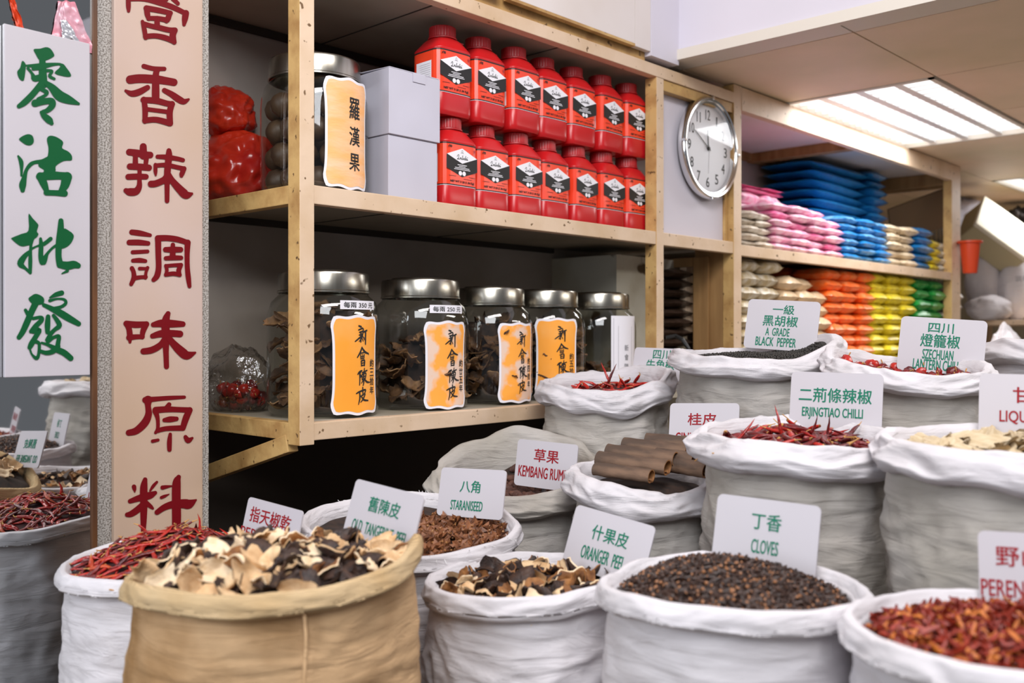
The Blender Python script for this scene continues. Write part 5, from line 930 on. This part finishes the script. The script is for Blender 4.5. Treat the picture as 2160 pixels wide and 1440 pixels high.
# ------------------------------------------------------------------ clock
cc = onY(1489, 314, Y0 + .022); CR = .104 * Y0 / 1.8 * 1.0; CR = (425 - 208) / 2 / FPX * rf(cc)[1] * .985
ck = thing('wall_clock', 'round chrome wall clock reading ten to twelve', 'clock', cc)
CX = Matrix.Translation(cc) @ Matrix.Rotation(PI / 2, 4, 'X')      # local x right, y up, z towards the viewer
mb = MB().lathe([(CR * .84, .0), (CR * .99, .0), (CR, .004), (CR, .020), (CR * .985, .026), (CR * .955, .029), (CR * .92, .027), (CR * .905, .022), (CR * .87, .020), (CR * .86, .008)], 72); link('rim', mb.mesh('clock_rim', M['chrome'], angle=35), ck, CX)
mb = MB().lathe([(.0005, .007), (CR * .87, .007)], 64); link('dial', mb.mesh('clock_dial', M['white_ink'], False), ck, CX)
mb = MB()
for k in range(1, 13):
    a = k * PI / 6; put_text(mb, str(k), lambda x, y: (math.sin(a) * CR * .66 + x, math.cos(a) * CR * .66 + y, .0078), CR * (.17 if k > 9 and k != 11 else .14 if k == 11 else .05 if k == 1 else .12), CR * .20, offset=.012)
link('numerals', mb.mesh('clock_numerals', M['black'], False), ck, CX)
def hand(ang, L, w, z):
    mb = MB(); d = Vector((math.sin(ang), math.cos(ang), 0)); e = Vector((d.y, -d.x, 0)); q = [-d * L * .12 - e * w, d * L - e * w * .6, d * L + e * w * .6, -d * L * .12 + e * w]; mb.add([p + Vector((0, 0, z)) for p in q] + [p + Vector((0, 0, z - .001)) for p in q], [(0, 3, 2, 1), (4, 5, 6, 7), (0, 1, 5, 4), (1, 2, 6, 5), (2, 3, 7, 6), (3, 0, 4, 7)]); return mb
link('hour_hand', hand(math.radians(-4), CR * .36, .0036, .011).mesh('hour_hand', M['black'], False), ck, CX); link('minute_hand', hand(math.radians(-60), CR * .58, .0022, .013).mesh('minute_hand', M['black'], False), ck, CX)
link('second_hand', hand(math.radians(184), CR * .5, .0006, .0145).mesh('second_hand', M['grey_ink'], False), ck, CX)
link('hub', MB().lathe([(.006, .008), (.006, .015), (.0005, .016)], 16).mesh('clock_hub', M['black']), ck, CX)
link('cover_glass', MB().lathe([(.0005, .0235), (CR * .5, .0228), (CR * .905, .020)], 64).mesh('clock_glass', M['pane'], angle=180), ck, CX)
for k in range(4):
    a = k * PI / 2 + .02; mb = MB(); mb.box((-.004, CR * .94, .018), (.004, CR * 1.012, .032), mx=Matrix.Rotation(-a, 4, 'Z')); link('clip', mb.mesh('clock_clip', M['chrome'], False, bevel=.001), ck, CX)
# ------------------------------------------------------------------ packets
def packet_mesh(nm, w, d, hh, seed, m):
    mb = MB(); nu, nv = 13, 15
    def f(u, v, sg):
        a, b = u * 2 - 1, v * 2 - 1; ex = (max(0, 1 - abs(a) ** 3.2)) ** .55; ey = (max(0, 1 - abs(b) ** 4.5)) ** .6; z = hh / 2 * ex * ey * (1 + .22 * nz(a * 1.8, b * 1.8, seed) + .10 * nz(a * 6, b * 6, seed + 3) + .10 * abs(nz(a * 4, b * 9, seed + 6)))
        x = a * w / 2 * (1 - .05 * (1 - ey) + .03 * nz(b * 3, seed, 0)); y = b * d / 2 * (1 + .02 * nz(a * 4, seed, 5)); return Vector((x, y, sg * z + hh / 2 + .06 * hh * nz(a * 2, b * 2, seed + 8)))
    mb.grid(lambda u, v: f(u, v, 1), nu, nv); mb.grid(lambda u, v: f(u, v, -1), nu, nv, flip=True); return mb.mesh(nm, BM[m], angle=55)
_pc = {}
def pack(nm, w, d, hh, m, k):
    key = (round(w, 3), round(d, 3), round(hh, 3), m, k)
    if key not in _pc: _pc[key] = packet_mesh(nm, w, d, hh, k * 3.7 + len(m), m)
    return _pc[key]
NUM = ['lowest', 'second lowest', 'third', 'fourth', 'fifth', 'sixth', 'seventh', 'eighth', 'ninth', 'tenth', 'eleventh', 'twelfth', 'thirteenth', 'fourteenth', 'fifteenth']
COLW = {1: ['only'], 2: ['left', 'right'], 3: ['left', 'middle', 'right'], 4: ['first', 'second', 'third', 'fourth']}
def stack(col, desc, pxl, pxr, y, z0, z1, ncol, nlay, group, depth=.17, adj=None, squash=1.10, where='the stack'):
    x0, x1 = Xat(pxl, y), Xat(pxr, y); w = (x1 - x0) / ncol; lay = (z1 - z0) / nlay
    for j in range(nlay):
        for i in range(ncol):
            if adj and not adj(i, j): continue
            o = bpy.data.objects.new('packet', pack('packet', w * 1.02, depth, lay * squash, col(i, j) if callable(col) else col, R_.randrange(4))); COL.objects.link(o)
            o.matrix_basis = Matrix.Translation((x0 + w * (i + .5) + R_.uniform(-.006, .006), y + depth / 2 + R_.uniform(-.012, .014), z0 + lay * j)) @ Matrix.Rotation(R_.uniform(-.06, .06) + (PI if R_.random() < .5 else 0), 4, 'Z')
            top = 'top' if j == nlay - 1 else NUM[j]
            tag(o, '%s packet, %s layer%s of %s' % (desc, top, ('' if ncol == 1 else ', %s column' % COLW[ncol][i]), where), 'packet', group)
US = ZMT - .006; LS = ZLT; YF = 1.835
def zpx(px, py, y): return onY(px, py, y).z
stack('white', 'white and brown', 1572, 1634, YF, US, zpx(1600, 446, YF), 2, 5, 'white packets on the far shelf', where='the stack by the clock post')
stack('hotpink', 'deep pink', 1570, 1655, YF + .19, US + .27, zpx(1600, 392, YF + .19), 2, 3, 'deep pink packets', where='the rear deep pink pile')
stack(lambda i, j: 'hotpink' if j == 6 else 'pink', 'pink and white', 1566, 1650, YF + .19, US, US + .27, 2, 5, 'rear pink packets', where='the pile under deep pink')
stack(lambda i, j: 'hotpink' if (i + j) % 5 == 4 else 'pink', 'pink printed', 1632, 1782, YF, US, zpx(1700, 437, YF), 4, 6, 'pink packets on the far shelf', where='the large pink stack', adj=lambda i, j: not (i == 3 and j == 5))
stack(lambda i, j: 'bluew' if (i + j) % 3 else 'blue', 'blue and white', 1782, 1880, YF, US, zpx(1830, 462, YF), 3, 6, 'blue packets on the far shelf', where='the blue and white stack')
stack('cream', 'cream', 1878, 1936, YF, US, zpx(1905, 476, YF), 2, 5, 'cream packets on the far shelf', where='the cream stack between blues')
stack('blue', 'plain blue', 1932, 1972, YF, US, zpx(1945, 480, YF), 1, 5, 'plain blue packets', where='the narrow blue stack')
stack('yellow', 'yellow', 1968, 1988, YF, US, zpx(1975, 506, YF), 1, 4, 'yellow packets on the upper shelf', where='the narrow upper yellow stack')
stack('white', 'whitish', 1986, 2028, YF, US, zpx(2005, 515, YF), 2, 4, 'whitish packets at the shelf end', where='the upper shelf end stack')
stack('blue', 'large flat blue', 1712, 1838, YF + .22, US, zpx(1770, 345, YF + .22), 1, 11, 'large blue packets', depth=.26, where='the tall blue stack at the back', squash=1.04)
stack('blue', 'blue', 1838, 1872, YF + .22, US, zpx(1850, 362, YF + .22), 1, 12, 'small blue packets', depth=.2, where='the blue stack leaning on the tall one')
zl = lambda px, py: zpx(px, py, YF)
stack('brown', 'white and brown', 1570, 1652, YF, LS, zl(1610, 546), 2, 9, 'brown and white packets on the lower shelf', where='the brown stack by the post')
stack('tan', 'tan', 1652, 1752, YF, LS, zl(1700, 588), 3, 8, 'tan packets on the lower shelf', where='the tan stack', adj=lambda i, j: not (j == 7 and i == 2))
stack('orange', 'orange', 1748, 1846, YF + .0, LS, zl(1790, 570), 3, 10, 'orange packets on the lower shelf', where='the orange stack')
stack('orange', 'rear orange', 1665, 1745, YF + .19, LS, zpx(1690, 566, YF + .19), 2, 10, 'rear orange packets', where='the orange stack behind tan', adj=lambda i, j: j > 4)
stack('yellow', 'yellow', 1842, 1934, YF, LS, zl(1880, 577), 3, 10, 'yellow packets on the lower shelf', where='the lower yellow stack')
stack('green', 'green', 1932, 1996, YF, LS, zl(1960, 590), 2, 9, 'green packets on the lower shelf', where='the green stack')
stack('beige', 'greyish beige', 1994, 2030, YF, LS, zl(2010, 596), 2, 9, 'beige packets on the lower shelf', where='the beige end stack')
for j in range(12):
    o = bpy.data.objects.new('packet', pack('packet', .15, .35, .0385, 'dark', j % 4)); COL.objects.link(o); o.matrix_basis = Matrix.Translation((XP3a - .045 + R_.uniform(-.004, .004), 2.150 + R_.uniform(-.006, .006), ZLT + .0368 * j)) @ Matrix.Rotation(PI * (j % 2), 4, 'Z')
    tag(o, 'long dark brown packet, %s layer of the stack under the clock' % ('top' if j == 11 else NUM[j]), 'packet', 'dark brown packets under the clock')
# odds and ends under the clock
solo('junction_block', MB().box((Xat(1402, 1.9), 1.90, ZLT), (Xat(1424, 1.9), 1.94, ZLT + .075)), M['raw_wood'], 'small brown block on the lower shelf under the clock', 'block', smooth=False, bevel=.002)
solo('paper_packet', MB().box((Xat(1456, 1.92), 1.92, ZLT), (Xat(1476, 1.92), 1.99, ZLT + .06)), M['card'], 'small white carton beside the black cable under the clock', 'carton', smooth=False, bevel=.003)
mb = MB(); mb.tube([P(1405, 712, 3.3), P(1425, 708, 3.3), P(1440, 716, 3.28), P(1452, 735, 3.27), P(1458, 760, 3.27)], .007, 8); solo('cable', mb, M['black'], 'thick black cable drooping under the clock', 'cable')
# ------------------------------------------------------------------ goods beyond the packet shelf
def lump(name, label, cat, px, py, t, rx, ry, rz, m, seed, amp=.2, flat=None, group=None, fr=1.7):
    c = P(px, py, t); mb = MB(); crumple(mb, c, RV, FV, ZV, rx, ry, rz, 30, seed, amp, fr=fr)
    if flat is not None: mb.v = [(x, y, max(z, flat)) for x, y, z in mb.v]
    return solo(name, mb, M[m], label, cat, group, angle=60)
TT = Z(.085)
tb = thing('timber_table', 'rough timber table under the stacked white sacks at the far right', 'table', P(2160, 900, 6.2))
c = P(2165, 690, 6.1); link('table_top', MB().box((c.x - .55, c.y - .45, TT - .03), (c.x + .75, c.y + .5, TT)).mesh('table_top', M['wood'], False, bevel=.004), tb)
for dx in (-.5, .7):
    for dy in (-.4, .45): link('leg', MB().box((c.x + dx - .03, c.y + dy - .03, 0), (c.x + dx + .03, c.y + dy + .03, TT - .03)).mesh('table_leg', M['wood'], False), tb)
lump('flour_sack', 'small white sack lying on its side at the table edge', 'sack', 2084, 650, 5.75, .135, .10, .075, 'cloth', 3, .16, TT, 'white sacks on the far table')
lump('flour_sack', 'bulging upright white sack behind the orange bucket', 'sack', 2072, 590, 5.95, .095, .10, .235, 'cloth', 5, .15, TT, 'white sacks on the far table')
ws = thing('flour_sack', 'white sack with dark printed characters at the right edge', 'sack', P(2140, 670, 5.8), 'white sacks on the far table')
cw = P(2142, 605, 5.85); mb = MB(); crumple(mb, cw, RV, FV, ZV, .105, .09, .20, 30, 8, .10, fr=1.4); mb.v = [(x, y, max(z, TT)) for x, y, z in mb.v]; link('sack_body', mb.mesh('sack_body', M['cloth'], angle=60), ws)
mb = MB()
for k, ch in enumerate('調味'): put_text(mb, ch, lambda x, y: cw - FV * .100 + RV * (-.035 + .045 * k + x) + ZV * (.045 + y), .036, .036, offset=.02)
link('printed_characters', mb.mesh('sack_print', M['grey_ink'], False), ws)
lump('grey_sack', 'grey sack slumped between the white sacks', 'sack', 2112, 610, 6.1, .10, .10, .19, 'cloth_grey', 12, .15, TT, 'white sacks on the far table')
c = P(2122, 760, 4.4); c.z = .77; mb = MB(); crumple(mb, c, RV, FV, ZV, .17, .18, .75, 44, 15, .09, fr=1.6); mb.v = [(x, y, max(z, .001)) for x, y, z in mb.v]
solo('white_sack', mb, M['cloth'], 'large white sack standing on the floor behind the lantern chilli card', 'sack', angle=60)
fb = thing('foam_box', 'tilted styrofoam box on top of the stacked sacks', 'box', P(2105, 540, 5.8))
mxf = Matrix.Translation(P(2102, 497, 5.85)) @ Matrix.Rotation(TH - PI / 2, 4, 'Z') @ Matrix.Rotation(.62, 4, 'Y') @ Matrix.Rotation(.95, 4, 'X')
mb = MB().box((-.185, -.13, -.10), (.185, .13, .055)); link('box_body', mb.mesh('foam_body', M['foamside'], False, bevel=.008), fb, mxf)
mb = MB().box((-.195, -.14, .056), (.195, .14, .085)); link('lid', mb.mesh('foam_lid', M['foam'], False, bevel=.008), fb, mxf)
# orange bucket on a hook at the end post
bk = thing('plastic_bucket', 'orange red flared plastic bucket at the end of the packet shelf', 'bucket', P(2048, 575, 5.15)); c = P(2046, 576, 5.15)
mb = MB().lathe([(.0005, 0), (.034, 0), (.036, .006), (.052, .165), (.047, .165), (.031, .012), (.0005, .010)], 28); link('bucket_body', mb.mesh('bucket_body', M['basket'], angle=40), bk, Matrix.Translation(c))
mb = MB().lathe([(.051, .158), (.062, .160), (.064, .166), (.062, .172), (.050, .172), (.047, .165)], 28); link('bucket_rim', mb.mesh('bucket_rim', M['basket'], angle=40), bk, Matrix.Translation(c))
solo('carton_flap', MB().box((-.17, -.006, -.115), (.17, .006, .115), mx=Matrix.Translation(P(1938, 458, 5.35)) @ Matrix.Rotation(TH - PI / 2, 4, 'Z') @ Matrix.Rotation(-.35, 4, 'Y') @ Matrix.Rotation(.5, 4, 'X')), M['brownbox'], 'dark brown carton board standing behind the blue packets', 'carton', smooth=False)
lump('plastic_sheet', 'grey white plastic sheet bundle behind the end post', 'plastic sheet', 2030, 462, 6.4, .17, .12, .12, 'card', 22, .25)
wr = MB(); yw = 2.2
for k in range(6): p = onY(1962 + 9 * k, 450 + 3 * (k % 2), yw); wr.tube([Vector((p.x, yw, ZMT - .006)), p], .003, 5)
for py in (462, 478): wr.tube([onY(1956, py + 2, yw), onY(2012, py - 2, yw)], .003, 5)
solo('wire_rack', wr, M['wire'], 'dark wire rack seen behind the end post', 'rack')
lump('dark_bundle', 'dark green bundle at the right edge beside the foam box', 'bundle', 2152, 470, 6.6, .10, .10, .09, 'wire', 31, .5, fr=3.)
